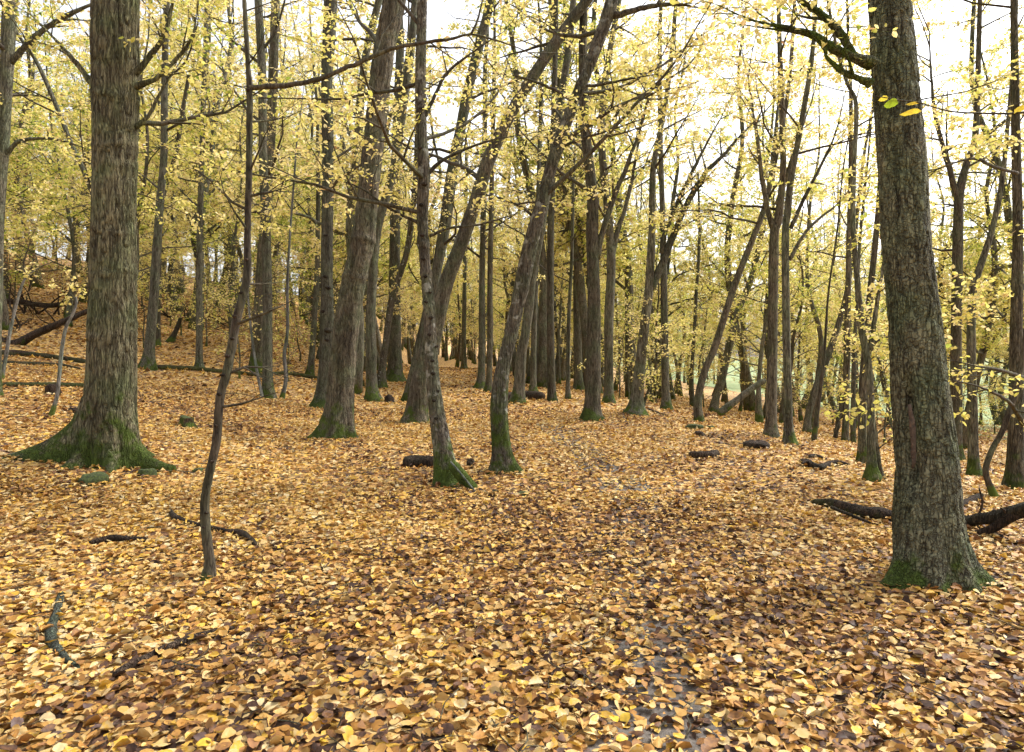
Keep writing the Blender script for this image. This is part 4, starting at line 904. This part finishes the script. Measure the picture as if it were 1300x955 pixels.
# tree beside the view that carries the twig
dT = 3.0
rx = at(1420, 440, dT); rx[2] = float(ground_z(rx[0], rx[1]))
side = thing('sapling', 'sapling whose twig of green and yellow leaves hangs before the cracked oak', 'sapling', rx)
mb = MB(); c = catmull(np.array([[0, 0, -.1, .03], [.02, 0, 1., .024], [-.02, .03, 2.2, .018], [.03, 0, 3.6, .008]]), 22); mb.tube(c[:, :3], c[:, 3], 10, rough=.1)
o = obj('trunk', mb.mesh('trunk'), M_TWIG, side); o['moss'] = 0.1
tw = [at(px, py, dT) - rx for px, py in ((1412, 112), (1370, 128), (1320, 138), (1290, 144), (1250, 144), (1210, 142), (1185, 136), (1165, 130), (1140, 127), (1112, 122))]
tw[0] = np.array([0.0, 0.01, tw[0][2]])
mb = MB(); c = catmull(np.array(tw), 40); mb.tube(c, np.linspace(0.007, 0.0022, 40), 6)
for (px0, py0, px1, py1) in ((1260, 144, 1310, 128), (1230, 143, 1200, 160)):
    mb.tube(catmull(np.array([at(px0, py0, dT) - rx, at((px0 + px1) / 2, (py0 + py1) / 2 - 3, dT - .05) - rx, at(px1, py1, dT - .1) - rx]), 8), np.linspace(.002, .001, 8), 4)
o = obj('twig', mb.mesh('twig'), M_TWIG, side); o['moss'] = 0.0
for k, (px, py, L, W, rot, m_) in enumerate([(1141, 131, .064, .045, 3.1, M_GREENLEAF), (1170, 141, .09, .028, 3.0, M_YELLOWLEAF), (1168, 131, .07, .015, 3.3, M_YELLOWLEAF), (1128, 124, .04, .026, 2.6, M_YELLOWLEAF), (1300, 140, .07, .045, 3.6, M_YELLOWLEAF), (1325, 138, .07, .045, 2.4, M_YELLOWLEAF), (1340, 132, .06, .04, 0.5, M_YELLOWLEAF)]):
    V, Q = leaf_blade(L, W, k)
    o = obj('leaf', make_mesh('leaf', V, Q, smooth=True), m_, side, loc=at(px, py, dT) - rx)
    o.rotation_euler = (0.75, 0.15, rot)

# ------------------------------------------------------------------ fallen leaves
def litter(dmin, dmax, dens, size, six, spread, lay, margin):
    """flat leaves strewn over the ground between two distances"""
    n0 = int(dens * (spread * (dmax ** 2 - dmin ** 2) + 2 * margin * (dmax - dmin)))
    y = np.sqrt(rng.uniform(dmin ** 2, dmax ** 2, n0)); x = rng.uniform(-1, 1, n0) * (spread * y + margin)
    thin = vnoise(x * 1.4, y * 1.4, 0, 31) * 0.6 + vnoise(x * 4, y * 4, 0, 32) * 0.4
    dp = np.abs(x - path_x(y)); bare = np.exp(-(dp / 0.2) ** 2) * sstep(0.42, 0.7, vnoise(x * 1.7, y * 0.9, 0, 33)) * (1 - sstep(4.6, 6.5, y))
    keep = rng.random(n0) < np.clip(sstep(0.12, 0.40, thin), 0.68, 1) * (1 - 0.5 * bare)
    keep &= ~((x - np.interp(y, [-1, 1], [0, 0])) ** 2 + y ** 2 < 1.0)
    x, y = x[keep], y[keep]; n = len(x)
    N = norm(np.array([0, 0, 1.0]) + rng.normal(size=(n, 3)) * np.array([.45, .45, .1]))
    az = rng.uniform(0, 2 * PI, n); D = np.stack([np.cos(az), np.sin(az), np.zeros(n)], -1)
    z = ground_z(x, y) + 0.008 + lay * rng.random(n) ** 1.3
    L = size * np.where(rng.random(n) < 0.2, rng.uniform(0.3, 0.6, n), rng.uniform(0.7, 1.4, n))
    up = rng.random(n) < 0.5
    V, Q, T_ = leaf_arrays(np.stack([x, y, z], -1) - D * L[:, None] * 0.5, D, N, L, L * rng.uniform(0.5, 0.78, n), np.where(up, 1, -1) * rng.uniform(0.0, 0.9, n) ** 2, np.where(up, 1, -1) * rng.uniform(0, 0.6, n) ** 1.7, six)
    tint = rng.random(n) + (vnoise(x * 0.7, y * 0.7, 0, 35) - 0.5) * 0.5 + (vnoise(x * 2.5, y * 2.5, 0, 36) - 0.5) * 0.35 + 0.05
    tint = np.where(tint > 1, 2 - tint, np.abs(tint))
    return V, Q, T_, np.repeat(np.clip(tint, 0, 1), 4 if six == 2 else 2)

def join(parts):
    V, Q, T_, A1, A2, n = [], [], [], [], [], 0
    for v, q, t_, a in parts:
        V.append(v)
        if q is not None: Q.append(q + n); A1.append(a)
        else: T_.append(t_ + n); A2.append(a)
        n += len(v)
    return np.vstack(V), (np.vstack(Q) if Q else None), (np.vstack(T_) if T_ else None), np.concatenate(A1 + A2)

V, Q, T_, A_ = join([litter(1.1, 4.2, 1750, 0.049, 2, 0.98, 0.034, 1.0), litter(4.2, 7, 1650, 0.049, True, 0.96, 0.032, 1.0), litter(7, 16, 580, 0.062, False, 0.92, 0.03, 1.0), litter(16, 48, 80, 0.115, False, 0.9, 0.03, 1.0)])
lo = obj('leaf_litter', make_mesh('leaf_litter', V, Q, T_, attr=A_), M_LITTER, kind='stuff')
tag(lo, 'carpet of fallen yellow and brown leaves over the woodland ground', 'leaves')

mb = MB()
for k in range(1100):
    y = 1.5 + 12.5 * RD.random() ** 1.3; x = RD.uniform(-0.85, 0.85) * y; a = RD.uniform(0, PI); L = RD.uniform(0.08, 0.38)
    q = np.linspace(-.5, .5, 4)[:, None] * L * np.array([math.cos(a), math.sin(a), 0]) + rng.normal(size=(4, 3)) * 0.012 * np.array([1, 1, .5]) + np.array([x, y, 0])
    q[:, 2] += ground_z(q[:, 0], q[:, 1]) + RD.uniform(0.02, 0.045)
    mb.tube(q, np.linspace(1, .6, 4) * RD.uniform(.0015, .0045), 4)
tg = obj('twig_litter', mb.mesh('twig_litter'), M_TWIG, kind='stuff')
tag(tg, 'thin broken twigs strewn through the fallen leaves', 'twigs')

# the nearest leaves, each one an object
LEAFK = [('straw', (0.64, 0.48, 0.24), 'pale straw-coloured fallen leaf lying on the leaf carpet'), ('gold', (0.68, 0.43, 0.04), 'golden-yellow fallen leaf lying on the leaf carpet'),
         ('tan', (0.55, 0.33, 0.12), 'tan fallen leaf lying on the leaf carpet'), ('russet', (0.32, 0.15, 0.06), 'russet-brown fallen leaf lying on the leaf carpet'), ('dark', (0.11, 0.065, 0.055), 'dark purplish-brown fallen leaf lying on the leaf carpet')]
LM = []
for k, (nm, col, lab) in enumerate(LEAFK):
    m_ = flat_leaf_mat('fallen_leaf_' + nm, col, 0.12)
    ms = []
    for s in range(3):
        V, Q = leaf_blade(0.056, 0.036, 50 + k * 3 + s, 6)
        V[:, 0] -= 0.028
        me = make_mesh('fallen_leaf', V, Q, smooth=True); me.materials.append(m_); ms.append(me)
    LM.append((ms, lab))
for k in range(300):
    while True:
        y = RD.uniform(2.45, 4.1); x = RD.uniform(-0.78, 0.78) * y
        if abs(x - float(path_x(y))) > 0.12 and (x - oak_r_foot[0]) ** 2 + (y - oak_r_foot[1]) ** 2 > 0.3: break
    ms, lab = LM[RD.choices(range(5), (30, 24, 22, 14, 10))[0]]
    o = bpy.data.objects.new('fallen_leaf', ms[RD.randrange(3)]); C.objects.link(o)
    o.location = (x, y, float(ground_z(x, y)) + RD.uniform(0.022, 0.036))
    o.rotation_euler = (RD.gauss(0, .25) + (PI if RD.random() < .35 else 0), RD.gauss(0, .25), RD.uniform(0, 6.28)); s = RD.uniform(.75, 1.3); o.scale = (s, s, s)
    tag(o, lab, 'leaf', lab.split(' lying')[0].replace('leaf', 'leaves') + ' of the foreground')
